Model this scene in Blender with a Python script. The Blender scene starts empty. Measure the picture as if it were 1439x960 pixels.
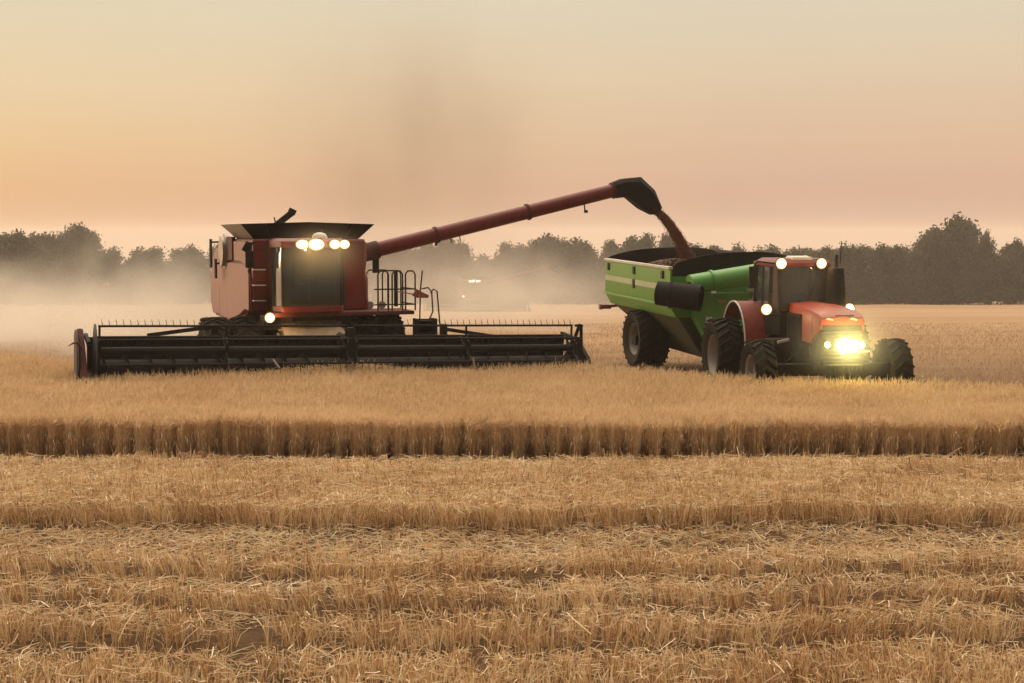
import bpy, bmesh, math, random
import numpy as np
from mathutils import Vector, Matrix, Euler
R = math.radians
PI = math.pi
random.seed(7)
rng = np.random.default_rng(11)
sc = bpy.context.scene
col = sc.collection


# ------------------------------------------------------------------ helpers
def ground_z(x, y):
    """height of the field: level near the camera, then falling away towards the trees"""
    t = np.clip(np.asarray(y, float) - 34.0, 0, None)
    a = np.minimum(t, 20.0)
    return -0.00104 * a * a - 0.0416 * np.clip(t - 20.0, 0, None) + 0.0 * np.asarray(x, float)


def tag(o, label=None, cat=None, group=None, kind=None):
    if label: o['label'] = label
    if cat: o['category'] = cat
    if group: o['group'] = group
    if kind: o['kind'] = kind
    return o


def empty(name, loc, rot=(0, 0, 0)):
    o = bpy.data.objects.new(name, None)
    o.empty_display_size = 0.3
    o.location = loc
    o.rotation_euler = rot
    col.objects.link(o)
    return o


def children_of(o):
    return [c for c in bpy.data.objects if c.parent is o]


def copy_tree(o, parent=None):
    c = o.copy()
    col.objects.link(c)
    c.parent = parent
    for ch in children_of(o):
        copy_tree(ch, c)
    return c


def frame_from(p0, p1):
    z = (Vector(p1) - Vector(p0)).normalized()
    a = Vector((0, 0, 1)) if abs(z.z) < 0.95 else Vector((0, 1, 0))
    x = a.cross(z).normalized()
    y = z.cross(x)
    return x, y, z


class MB:
    """collects shapes and links them as one mesh object"""
    def __init__(self):
        self.bm = bmesh.new()

    def box(self, c, s, rot=None):
        m = Matrix.Translation(c)
        if rot: m = m @ Euler(rot).to_matrix().to_4x4()
        m = m @ Matrix.Diagonal((s[0], s[1], s[2], 1))
        bmesh.ops.create_cube(self.bm, size=1.0, matrix=m)
        return self

    def span(self, x0, x1, y0, y1, z0, z1):
        return self.box(((x0 + x1) / 2, (y0 + y1) / 2, (z0 + z1) / 2), (x1 - x0, y1 - y0, z1 - z0))

    def bar(self, p0, p1, w, h):
        x, y, z = frame_from(p0, p1)
        vs = []
        for p in (p0, p1):
            for a, b in ((-1, -1), (1, -1), (1, 1), (-1, 1)):
                vs.append(self.bm.verts.new(Vector(p) + x * (a * w / 2) + y * (b * h / 2)))
        f = self.bm.faces.new
        f(vs[0:4][::-1]); f(vs[4:8])
        for i in range(4):
            j = (i + 1) % 4
            f((vs[i], vs[j], vs[4 + j], vs[4 + i]))
        return self

    def rings(self, rings, cap0=True, cap1=True):
        n = len(rings[0])
        vv = [[self.bm.verts.new(p) for p in r] for r in rings]
        for a, b in zip(vv, vv[1:]):
            for i in range(n):
                j = (i + 1) % n
                self.bm.faces.new((a[i], a[j], b[j], b[i]))
        if cap0: self.bm.faces.new(vv[0][::-1])
        if cap1: self.bm.faces.new(vv[-1])
        return self

    def cyl(self, p0, p1, r0, r1=None, n=16, cap=True):
        r1 = r0 if r1 is None else r1
        x, y, z = frame_from(p0, p1)
        rr = []
        for p, r in ((p0, r0), (p1, r1)):
            rr.append([Vector(p) + x * (r * math.cos(2 * PI * i / n)) + y * (r * math.sin(2 * PI * i / n)) for i in range(n)])
        return self.rings(rr, cap, cap)

    def tube(self, path, r, n=8):
        path = [Vector(p) for p in path]
        rs = r if isinstance(r, (list, tuple)) else [r] * len(path)
        rr = []
        px = None
        for i, p in enumerate(path):
            d = (path[min(i + 1, len(path) - 1)] - path[max(i - 1, 0)]).normalized()
            if px is None:
                a = Vector((0, 0, 1)) if abs(d.z) < 0.9 else Vector((0, 1, 0))
                px = a.cross(d).normalized()
            px = (px - d * px.dot(d)).normalized()
            py = d.cross(px)
            rr.append([p + px * (rs[i] * math.cos(2 * PI * k / n)) + py * (rs[i] * math.sin(2 * PI * k / n)) for k in range(n)])
        return self.rings(rr)

    def prism_x(self, prof, x0, x1):
        """polygon of (y, z) points pushed along x"""
        return self.rings([[Vector((x0, y, z)) for y, z in prof], [Vector((x1, y, z)) for y, z in prof]])

    def prism_y(self, prof, y0, y1):
        return self.rings([[Vector((x, y0, z)) for x, z in prof], [Vector((x, y1, z)) for x, z in prof]])

    def lathe(self, prof, c, n=40, closed=True):
        """profile of (x offset, radius) turned about the x axis through c"""
        rings = []
        for k in range(n):
            a = 2 * PI * k / n
            rings.append([Vector((c[0] + h, c[1] + r * math.cos(a), c[2] + r * math.sin(a))) for h, r in prof])
        vv = [[self.bm.verts.new(p) for p in r] for r in rings]
        m = len(prof)
        for k in range(n):
            a, b = vv[k], vv[(k + 1) % n]
            for i in range(m if closed else m - 1):
                j = (i + 1) % m
                self.bm.faces.new((a[i], a[j], b[j], b[i]))
        return self

    def build(self, name, mat, parent=None, bevel=0.0, smooth=35, loc=None, rot=None):
        bmesh.ops.recalc_face_normals(self.bm, faces=self.bm.faces)
        me = bpy.data.meshes.new(name)
        self.bm.to_mesh(me)
        self.bm.free()
        for p in me.polygons: p.use_smooth = True
        me.set_sharp_from_angle(angle=R(smooth))
        me.materials.append(mat)
        o = bpy.data.objects.new(name, me)
        col.objects.link(o)
        if parent: o.parent = parent
        if loc: o.location = loc
        if rot: o.rotation_euler = rot
        if bevel:
            b = o.modifiers.new('bevel', 'BEVEL')
            b.width = bevel; b.segments = 2; b.limit_method = 'ANGLE'; b.angle_limit = R(40)
        return o


def np_mesh(name, verts, faces, mats, midx=None):
    """verts (N,3); faces (M,4) int; one mesh object made quickly"""
    me = bpy.data.meshes.new(name)
    nv, nf = len(verts), len(faces)
    k = faces.shape[1]
    me.vertices.add(nv)
    me.vertices.foreach_set('co', np.ascontiguousarray(verts, np.float32).ravel())
    me.loops.add(nf * k)
    me.loops.foreach_set('vertex_index', np.ascontiguousarray(faces, np.int32).ravel())
    me.polygons.add(nf)
    me.polygons.foreach_set('loop_start', np.arange(0, nf * k, k, dtype=np.int32))
    if midx is not None:
        me.polygons.foreach_set('material_index', np.ascontiguousarray(midx, np.int32))
    for m in mats: me.materials.append(m)
    me.update(calc_edges=True)
    o = bpy.data.objects.new(name, me)
    col.objects.link(o)
    return o


def ribbons(pts, side, wid):
    """pts (N,K,3) centre line, side (N,3) unit vector, wid (N,K) width -> verts, quads"""
    N, K, _ = pts.shape
    off = side[:, None, :] * (wid[:, :, None] / 2)
    v = np.stack([pts - off, pts + off], 2).reshape(N * K * 2, 3)
    base = (np.arange(N) * K * 2)[:, None] + (np.arange(K - 1) * 2)[None, :]
    f = np.stack([base, base + 1, base + 3, base + 2], -1).reshape(-1, 4)
    return v, f


class Batch:
    def __init__(self):
        self.v, self.f, self.m, self.n = [], [], [], 0

    def add(self, v, f, m=0):
        self.v.append(v); self.f.append(f + self.n); self.m.append(np.full(len(f), m)); self.n += len(v)

    def build(self, name, mats):
        return np_mesh(name, np.concatenate(self.v), np.concatenate(self.f), mats, np.concatenate(self.m))


# ------------------------------------------------------------------ materials
def new_mat(name):
    m = bpy.data.materials.new(name)
    m.use_nodes = True
    nt = m.node_tree
    nt.nodes.clear()
    out = nt.nodes.new('ShaderNodeOutputMaterial')
    return m, nt, out


def link(nt, a, b): nt.links.new(a, b)


def ramp(nt, stops, fac):
    r = nt.nodes.new('ShaderNodeValToRGB')
    el = r.color_ramp.elements
    while len(el) > 1: el.remove(el[-1])
    el[0].position = stops[0][0]; el[0].color = (*stops[0][1], 1)
    for p, c in stops[1:]:
        e = el.new(p); e.color = (*c, 1)
    link(nt, fac, r.inputs[0])
    return r.outputs[0]


def noise(nt, scale, detail=4, rough=0.55, vec=None, stretch=None):
    tc = nt.nodes.new('ShaderNodeTexCoord')
    src = tc.outputs['Object'] if vec is None else vec
    if stretch:
        mp = nt.nodes.new('ShaderNodeMapping')
        mp.inputs['Scale'].default_value = stretch
        link(nt, src, mp.inputs[0]); src = mp.outputs[0]
    n = nt.nodes.new('ShaderNodeTexNoise')
    n.inputs['Scale'].default_value = scale
    n.inputs['Detail'].default_value = detail
    n.inputs['Roughness'].default_value = rough
    link(nt, src, n.inputs['Vector'])
    return n.outputs['Fac']


def mixc(nt, fac, a, b):
    m = nt.nodes.new('ShaderNodeMix'); m.data_type = 'RGBA'
    for sock, v in ((m.inputs[0], fac), (m.inputs[6], a), (m.inputs[7], b)):
        if hasattr(v, 'links'): link(nt, v, sock)
        elif isinstance(v, (int, float)): sock.default_value = v
        else: sock.default_value = (*v, 1)
    return m.outputs[2]


def painted(name, base, dust=(0.36, 0.27, 0.18), amount=0.35, rough=0.38, metallic=0.0, coat=0.25, spec=0.5):
    """weathered machine paint: patchy field dust over the coat, streaks, fine bump"""
    m, nt, out = new_mat(name)
    b = nt.nodes.new('ShaderNodeBsdfPrincipled')
    n1 = noise(nt, 1.7, 6, 0.65)
    n2 = noise(nt, 9.0, 4, 0.6, stretch=(1, 1, 0.25))
    mx = nt.nodes.new('ShaderNodeMath'); mx.operation = 'MULTIPLY_ADD'
    link(nt, n1, mx.inputs[0]); mx.inputs[1].default_value = 0.6
    mm = nt.nodes.new('ShaderNodeMath'); mm.operation = 'MULTIPLY'
    link(nt, n2, mm.inputs[0]); mm.inputs[1].default_value = 0.5
    link(nt, mm.outputs[0], mx.inputs[2])
    f = ramp(nt, [(0.38, (0.12 * amount,) * 3), (0.78, (min(1, 1.5 * amount),) * 3)], mx.outputs[0])
    c = mixc(nt, f, base, dust)
    link(nt, c, b.inputs['Base Color'])
    r = nt.nodes.new('ShaderNodeMapRange')
    link(nt, n1, r.inputs[0]); r.inputs[3].default_value = rough - 0.1; r.inputs[4].default_value = rough + 0.3
    link(nt, r.outputs[0], b.inputs['Roughness'])
    b.inputs['Metallic'].default_value = metallic
    b.inputs['Specular IOR Level'].default_value = spec
    b.inputs['Coat Weight'].default_value = coat
    b.inputs['Coat Roughness'].default_value = 0.25
    bp = nt.nodes.new('ShaderNodeBump'); bp.inputs['Strength'].default_value = 0.12; bp.inputs['Distance'].default_value = 0.02
    link(nt, n1, bp.inputs['Height']); link(nt, bp.outputs[0], b.inputs['Normal'])
    link(nt, b.outputs[0], out.inputs[0])
    return m


def glass(name, tint, mixv=0.62, ior=1.5):
    m, nt, out = new_mat(name)
    b = nt.nodes.new('ShaderNodeBsdfPrincipled')
    n1 = noise(nt, 2.3, 5, 0.6)
    link(nt, ramp(nt, [(0.35, tint), (0.8, tuple(min(1, t * 1.7 + 0.02) for t in tint))], n1), b.inputs['Base Color'])
    b.inputs['Roughness'].default_value = 0.07
    b.inputs['Specular IOR Level'].default_value = 0.8
    b.inputs['Coat Weight'].default_value = 0.6
    b.inputs['IOR'].default_value = ior
    b.inputs['Coat Roughness'].default_value = 0.05
    t = nt.nodes.new('ShaderNodeBsdfTransparent')
    t.inputs[0].default_value = (0.75, 0.82, 0.72, 1)
    mx = nt.nodes.new('ShaderNodeMixShader'); mx.inputs[0].default_value = mixv
    link(nt, t.outputs[0], mx.inputs[1]); link(nt, b.outputs[0], mx.inputs[2])
    link(nt, mx.outputs[0], out.inputs[0])
    return m


def lamp_mat(name, colr, rim, strength):
    # lamp lens: blazing middle, dimmer tinted rim painted in as a bloom fringe
    m, nt, out = new_mat(name)
    e = nt.nodes.new('ShaderNodeEmission')
    at = nt.nodes.new('ShaderNodeAttribute'); at.attribute_name = 'core'
    c = ramp(nt, [(0.0, rim), (0.3, colr), (1.0, colr)], at.outputs['Fac'])
    st = ramp(nt, [(0.0, (0.8 / strength,) * 3), (0.12, (2.0 / strength,) * 3), (0.35, (0.5,) * 3), (1.0, (1, 1, 1))], at.outputs['Fac'])
    mu = nt.nodes.new('ShaderNodeMath'); mu.operation = 'MULTIPLY'
    link(nt, st, mu.inputs[0]); mu.inputs[1].default_value = strength
    link(nt, c, e.inputs[0]); link(nt, mu.outputs[0], e.inputs[1])
    link(nt, e.outputs[0], out.inputs[0])
    m.cycles.emission_sampling = 'NONE'
    return m


def straw_mat(name, stops, trans=0.3, rough=0.6):
    """dry plant ribbons: every blade its own tone"""
    m, nt, out = new_mat(name)
    g = nt.nodes.new('ShaderNodeNewGeometry')
    n = noise(nt, 0.55, 3, 0.6)
    mx = nt.nodes.new('ShaderNodeMath'); mx.operation = 'MULTIPLY_ADD'
    link(nt, n, mx.inputs[0]); mx.inputs[1].default_value = 0.75
    rr = nt.nodes.new('ShaderNodeMath'); rr.operation = 'MULTIPLY_ADD'
    link(nt, g.outputs['Random Per Island'], rr.inputs[0]); rr.inputs[1].default_value = 0.8; rr.inputs[2].default_value = -0.27
    link(nt, rr.outputs[0], mx.inputs[2])
    c = ramp(nt, stops, mx.outputs[0])
    d = nt.nodes.new('ShaderNodeBsdfPrincipled')
    link(nt, c, d.inputs['Base Color']); d.inputs['Roughness'].default_value = rough
    d.inputs['Specular IOR Level'].default_value = 0.3
    t = nt.nodes.new('ShaderNodeBsdfTranslucent'); link(nt, c, t.inputs[0])
    ms = nt.nodes.new('ShaderNodeMixShader'); ms.inputs[0].default_value = trans
    link(nt, d.outputs[0], ms.inputs[1]); link(nt, t.outputs[0], ms.inputs[2])
    link(nt, ms.outputs[0], out.inputs[0])
    return m


RED = painted('combine_red_paint', (0.14, 0.006, 0.004), amount=0.07, coat=0.08, spec=0.3)
MAROON = painted('maroon_divider', (0.05, 0.006, 0.006), amount=0.05, rough=0.7, coat=0.0, spec=0.15)
RED_SIDE_LIT = painted('dusty_skylit_red_paint', (0.19, 0.012, 0.008), dust=(0.40, 0.25, 0.16), amount=0.32, coat=0.12)  # field dust, plus the sky light on the flanks painted in as paler red
RED_DARK = painted('header_dark_red', (0.075, 0.006, 0.005), amount=0.08, rough=0.6, coat=0.0, spec=0.3)
ORANGE = painted('tractor_red_paint', (0.31, 0.030, 0.012), amount=0.12, coat=0.06, spec=0.35)
FENDER = painted('fender_red_plastic', (0.20, 0.018, 0.009), amount=0.14, rough=0.55, coat=0.0, spec=0.3)
GREEN = painted('cart_green_paint', (0.070, 0.30, 0.020), dust=(0.30, 0.36, 0.17), amount=0.22)
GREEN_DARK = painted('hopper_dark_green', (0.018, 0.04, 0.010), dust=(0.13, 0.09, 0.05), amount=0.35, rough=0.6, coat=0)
BLACK = painted('black_steel', (0.009, 0.009, 0.009), dust=(0.08, 0.06, 0.04), amount=0.20, rough=0.7, coat=0, spec=0.2)
DARKM = painted('dark_machinery', (0.016, 0.014, 0.012), dust=(0.11, 0.08, 0.045), amount=0.35, rough=0.7, coat=0, spec=0.2)
GREY = painted('grey_metal_and_lit_panel', (0.32, 0.31, 0.29), amount=0.4, rough=0.4, metallic=0.6, coat=0)
PALE = painted('pale_trim', (0.62, 0.62, 0.52), amount=0.3, coat=0)
WHITE = painted('white_decal', (0.75, 0.75, 0.70), amount=0.12, coat=0)
STRIPE = painted('pale_stripe', (0.42, 0.46, 0.30), dust=(0.3, 0.34, 0.2), amount=0.55, coat=0)
TAN = painted('dusty_feeder_metal', (0.09, 0.075, 0.055), amount=0.5, rough=0.6, coat=0)
FIN = painted('scuffed_grey_plastic', (0.055, 0.05, 0.05), amount=0.16, rough=0.7, coat=0, spec=0.2)
RIM = painted('wheel_rim_grey', (0.20, 0.185, 0.165), amount=0.4, rough=0.5, coat=0)
YELLOW = painted('amber_reflector', (0.55, 0.28, 0.02), amount=0.2)
REFLECT = painted('red_reflector', (0.22, 0.02, 0.02), amount=0.25)
RUBBER = painted('tyre_rubber', (0.010, 0.010, 0.009), dust=(0.10, 0.075, 0.05), amount=0.28, rough=0.85, coat=0, spec=0.2)
CABGLASS = glass('tinted_cab_glass', (0.020, 0.024, 0.015), 0.72)
SIDEGLASS = glass('pale_side_glass', (0.06, 0.065, 0.055), 0.85, 2.3)
LAMP_WARM = lamp_mat('lit_warm_lamp', (1.0, 0.80, 0.44), (1.0, 0.42, 0.08), 14)
LAMP_YEL = lamp_mat('lit_yellow_lamp', (1.0, 0.94, 0.45), (0.95, 0.85, 0.10), 22)

WHEAT_HEAD = straw_mat('ripe_wheat_ears', [(0.05, (0.53, 0.35, 0.175)), (0.45, (0.74, 0.53, 0.30)), (0.9, (0.85, 0.68, 0.43))], 0.5)
WHEAT_STEM = straw_mat('ripe_wheat_stems', [(0.05, (0.44, 0.27, 0.13)), (0.5, (0.68, 0.475, 0.265)), (0.95, (0.86, 0.68, 0.43))], 0.45)
STUB = straw_mat('stubble_straw', [(0.05, (0.27, 0.135, 0.054)), (0.45, (0.62, 0.395, 0.19)), (0.95, (0.92, 0.75, 0.47))], 0.26)
LITTER = straw_mat('loose_straw', [(0.05, (0.54, 0.34, 0.165)), (0.5, (0.82, 0.61, 0.36)), (0.95, (0.94, 0.83, 0.60))], 0.3)
FARSTUB = straw_mat('far_stubble_straw', [(0.05, (0.35, 0.21, 0.10)), (0.5, (0.44, 0.28, 0.14)), (0.95, (0.54, 0.36, 0.19))], 0.25)
LEAF = straw_mat('tree_leaves', [(0.05, (0.032, 0.038, 0.014)), (0.5, (0.045, 0.055, 0.019)), (0.95, (0.066, 0.076, 0.027))], 0.25)
BARK = painted('tree_bark', (0.07, 0.05, 0.035), amount=0.2, rough=0.9, coat=0)
GRAIN = straw_mat('pouring_grain', [(0.05, (0.15, 0.065, 0.034)), (0.5, (0.24, 0.112, 0.058)), (0.95, (0.33, 0.17, 0.09))], 0.1)


# ------------------------------------------------------------------ ground
def ground_material():
    m, nt, out = new_mat('stubble_field_soil')
    tc = nt.nodes.new('ShaderNodeTexCoord')
    sep = nt.nodes.new('ShaderNodeSeparateXYZ'); link(nt, tc.outputs['Object'], sep.inputs[0])
    streak = noise(nt, 0.5, 6, 0.62, stretch=(0.10, 1.0, 1.0))
    patch = noise(nt, 0.06, 4, 0.55, stretch=(0.35, 1.0, 1.0))
    fine = noise(nt, 14.0, 6, 0.7, stretch=(0.7, 1.0, 1.0))
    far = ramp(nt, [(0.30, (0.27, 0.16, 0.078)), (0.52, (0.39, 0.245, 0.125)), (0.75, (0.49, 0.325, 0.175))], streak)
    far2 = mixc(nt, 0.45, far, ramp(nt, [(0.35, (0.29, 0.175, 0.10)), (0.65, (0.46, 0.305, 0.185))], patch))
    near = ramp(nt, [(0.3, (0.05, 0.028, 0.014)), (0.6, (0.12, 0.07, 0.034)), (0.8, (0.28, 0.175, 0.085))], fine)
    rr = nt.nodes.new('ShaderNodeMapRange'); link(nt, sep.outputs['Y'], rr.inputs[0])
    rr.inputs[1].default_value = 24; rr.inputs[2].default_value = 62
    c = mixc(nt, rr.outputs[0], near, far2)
    b = nt.nodes.new('ShaderNodeBsdfPrincipled')
    link(nt, c, b.inputs['Base Color']); b.inputs['Roughness'].default_value = 0.95
    b.inputs['Specular IOR Level'].default_value = 0.1
    bp = nt.nodes.new('ShaderNodeBump'); bp.inputs['Strength'].default_value = 0.6; bp.inputs['Distance'].default_value = 0.08
    link(nt, fine, bp.inputs['Height']); link(nt, bp.outputs[0], b.inputs['Normal'])
    link(nt, b.outputs[0], out.inputs[0])
    return m


def build_ground():
    ys = np.concatenate([np.arange(-40, 34, 4.0), np.arange(34, 60, 2.0), np.arange(60, 400, 20.0), np.arange(400, 3001, 200.0)])
    xs = np.concatenate([np.arange(-2000, -100, 190.0), np.arange(-100, 101, 10.0), np.arange(290, 2001, 190.0)])
    X, Y = np.meshgrid(xs, ys)
    Z = ground_z(X, Y)
    v = np.stack([X, Y, Z], -1).reshape(-1, 3)
    nx, ny = len(xs), len(ys)
    i = (np.arange(ny - 1)[:, None] * nx + np.arange(nx - 1)[None, :]).ravel()
    f = np.stack([i, i + 1, i + nx + 1, i + nx], -1)
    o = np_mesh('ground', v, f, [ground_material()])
    tag(o, 'harvested stubble field sloping gently down to the treeline', 'field', kind='structure')
    for p in o.data.polygons: p.use_smooth = True


build_ground()

# ------------------------------------------------------------------ poses (origin, heading)
COMB = dict(loc=(-5.3, 37.2), th=20.0)
TRAC = dict(loc=(7.35, 33.2), th=7.0)
CART = dict(loc=(6.2, 39.9), th=15.0)


def to_local(pose, x, y):
    t = R(pose['th']); dx = x - pose['loc'][0]; dy = y - pose['loc'][1]
    return dx * math.cos(t) + dy * math.sin(t), -dx * math.sin(t) + dy * math.cos(t)


def to_world(pose, x, y):
    t = R(pose['th'])
    return pose['loc'][0] + x * math.cos(t) - y * math.sin(t), pose['loc'][1] + x * math.sin(t) + y * math.cos(t)


# smooth 1-D / 2-D value noise for layouts
def vnoise1(x, seed, period):
    g = np.random.default_rng(seed).random(4096)
    t = np.asarray(x) / period + 1000.0
    i = np.floor(t).astype(int); f = t - i; f = f * f * (3 - 2 * f)
    return g[i % 4096] * (1 - f) + g[(i + 1) % 4096] * f


def vnoise2(x, y, seed, px, py):
    g = np.random.default_rng(seed).random((256, 256))
    a = np.asarray(x) / px + 500.0; b = np.asarray(y) / py + 500.0
    i = np.floor(a).astype(int); j = np.floor(b).astype(int)
    f = a - i; h = b - j; f = f * f * (3 - 2 * f); h = h * h * (3 - 2 * h)
    i0, i1, j0, j1 = i % 256, (i + 1) % 256, j % 256, (j + 1) % 256
    return (g[i0, j0] * (1 - f) + g[i1, j0] * f) * (1 - h) + (g[i0, j1] * (1 - f) + g[i1, j1] * f) * h


# ------------------------------------------------------------------ standing wheat
EDGE = 24.55           # where the standing crop begins


def clumps(x):
    """drill rows met end-on: tufts about a third of a metre apart"""
    ph = x / 0.37 + 1.6 * vnoise1(x, 22, 1.3) + 0.5 * vnoise1(x, 23, 0.4)
    return (0.5 + 0.5 * np.sin(2 * PI * ph)) * (0.55 + 0.45 * vnoise1(x, 25, 0.8))


def front_edge(x):
    return EDGE - 0.30 * clumps(x) + 0.12 * (vnoise1(x, 3, 0.12) - 0.5) + 0.30 * (vnoise1(x, 4, 2.6) - 0.5) - 0.03 * np.clip(-x, 0, 12)


BACK = np.array([(-26, 44.0), (-14.0, 39.2), (-11.4, 37.0), (-10.6, 32.6)])
cut0 = to_world(COMB, -5.9, -3.65); cut1 = to_world(COMB, 6.3, -3.65)
BACK = np.array([(-30, 41.5), (-13.5, 38.0), (cut0[0] - 0.9, 36.0), (cut0[0] - 0.15, cut0[1] + 0.6), cut0, cut1,
                 (3.2, 34.6), (5.0, 33.0), (7.0, 31.9), (9.4, 31.2), (13, 30.9), (30, 30.6)])


def back_edge(x):
    return np.interp(x, BACK[:, 0], BACK[:, 1]) + 0.35 * (vnoise1(x, 9, 0.9) - 0.5)


def make_wheat():
    B = Batch()
    # candidate plants
    n1, n2 = 215000, 130000
    x = np.concatenate([rng.uniform(-19, 19, n1), rng.uniform(-15, 15, n2)])
    y = np.concatenate([23.7 + (42 - 23.7) * rng.random(n1) ** 1.25, 23.7 + 2.3 * rng.random(n2)])
    keep = (y > front_edge(x)) & (y < back_edge(x)) & (np.abs(x) < 2.0 + 0.42 * y)
    depth = y - front_edge(x)
    # rows seen end-on at the cut face: gaps between the clumps
    gap = (depth < 0.45) & (clumps(x) < 0.22) & (rng.random(len(x)) < 0.9)
    keep &= ~gap
    x, y, depth = x[keep], y[keep], depth[keep]
    n = len(x)
    z0 = ground_z(x, y)
    h = 0.655 + 0.09 * np.clip((-x - 1) / 7, 0, 1) + 0.045 * rng.standard_normal(n) + 0.10 * (vnoise2(x, y, 5, 1.6, 1.1) - 0.5) + 0.05 * (vnoise2(x, y, 6, 0.35, 0.35) - 0.5)
    h = np.where(rng.random(n) < 0.012, h + 0.10, h)
    la = rng.uniform(0, 2 * PI, n); lm = np.abs(rng.standard_normal(n)) * 0.055
    lean = np.stack([np.cos(la) * lm + 0.015, np.sin(la) * lm, np.zeros(n)], -1)
    base = np.stack([x, y, z0], -1)
    up = np.array([0, 0, 1.0])
    # only the plants along the edges show their whole stems
    full = (depth < 1.4) | (back_edge(x) - y < 0.6)
    b0 = np.where(full[:, None], base, base + up * 0.22 * 1.0)
    neck = base + up * (h * 0.88)[:, None] + lean
    mid = (b0 + neck) / 2 - lean * 0.25
    fa = rng.normal(0, 0.55, n)
    side = np.stack([np.cos(fa), np.sin(fa), np.zeros(n)], -1)
    droop = rng.uniform(0.1, 1.0, n) ** 1.5
    hd = lean / np.maximum(lm, 1e-3)[:, None] * (droop * 0.9)[:, None] + up * (1.0 - 0.75 * droop)[:, None]
    hd /= np.linalg.norm(hd, axis=1)[:, None]
    hl = rng.uniform(0.07, 0.11, n)
    tip = neck + hd * hl[:, None]
    sw = rng.uniform(0.0045, 0.0075, n)
    v, f = ribbons(np.stack([b0, mid, neck], 1), side, np.stack([sw, sw, sw * 0.7], 1)); B.add(v, f, 0)
    # ear: two crossing blades, fat in the middle
    hm = neck + hd * (hl * 0.45)[:, None]
    wv = rng.uniform(0.013, 0.020, n)
    W = np.stack([wv * 0.5, wv, wv * 0.35], 1)
    v, f = ribbons(np.stack([neck, hm, tip], 1), side, W); B.add(v, f, 1)
    s2 = np.cross(hd, side); s2 /= np.linalg.norm(s2, axis=1)[:, None]
    v, f = ribbons(np.stack([neck, hm, tip], 1), s2, W * 0.8); B.add(v, f, 1)
    # awns
    for k in range(3):
        d = hd + rng.normal(0, 0.28, (n, 3)); d /= np.linalg.norm(d, axis=1)[:, None]
        st = neck + hd * (hl * rng.uniform(0.35, 0.9, n))[:, None]
        en = st + d * rng.uniform(0.06, 0.10, n)[:, None]
        v, f = ribbons(np.stack([st, en], 1), side, np.stack([np.full(n, 0.0042), np.full(n, 0.001)], 1)); B.add(v, f, 1)
    # dry leaves on the plants near the edge
    q = full & (rng.random(n) < 0.8)
    m = q.sum()
    t = rng.uniform(0.25, 0.75, m)
    s = b0[q] + (neck[q] - b0[q]) * t[:, None]
    da = rng.uniform(0, 2 * PI, m)
    dd = np.stack([np.cos(da), np.sin(da), np.zeros(m)], -1)
    L = rng.uniform(0.08, 0.2, m)
    p1 = s + dd * (L * 0.5)[:, None] + up * (L * 0.35)[:, None]
    p2 = s + dd * (L * 0.85)[:, None] - up * (L * rng.uniform(0.0, 0.7, m))[:, None]
    v, f = ribbons(np.stack([s, p1, p2], 1), np.cross(dd, up), np.stack([np.full(m, 0.006), np.full(m, 0.010), np.full(m, 0.002)], 1)); B.add(v, f, 0)
    o = B.build('wheat', [WHEAT_STEM, WHEAT_HEAD])
    tag(o, 'strip of ripe golden wheat still standing in front of the machines', 'wheat', kind='stuff')


make_wheat()


# ------------------------------------------------------------------ stubble in the foreground
# strips along the field: (near y, far y, height, density per square metre)
STRIPS = [(8.6, 12.55, 0.25, 700), (12.55, 13.05, 0.05, 170), (13.05, 13.80, 0.28, 820), (13.80, 14.38, 0.05, 170),
          (14.38, 15.10, 0.26, 800), (15.10, 15.68, 0.05, 170), (15.68, 16.50, 0.25, 780), (16.50, 18.50, 0.09, 300),
          (18.50, 22.6, 0.38, 700), (22.6, 24.3, 0.10, 330)]


def strip_of(x, y):
    w = y + 0.55 * (vnoise1(x, 31, 4.5) - 0.5) + 0.30 * (vnoise1(x, 33, 1.3) - 0.5) + 0.16 * (vnoise1(x, 32, 0.4) - 0.5)
    return w


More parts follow.
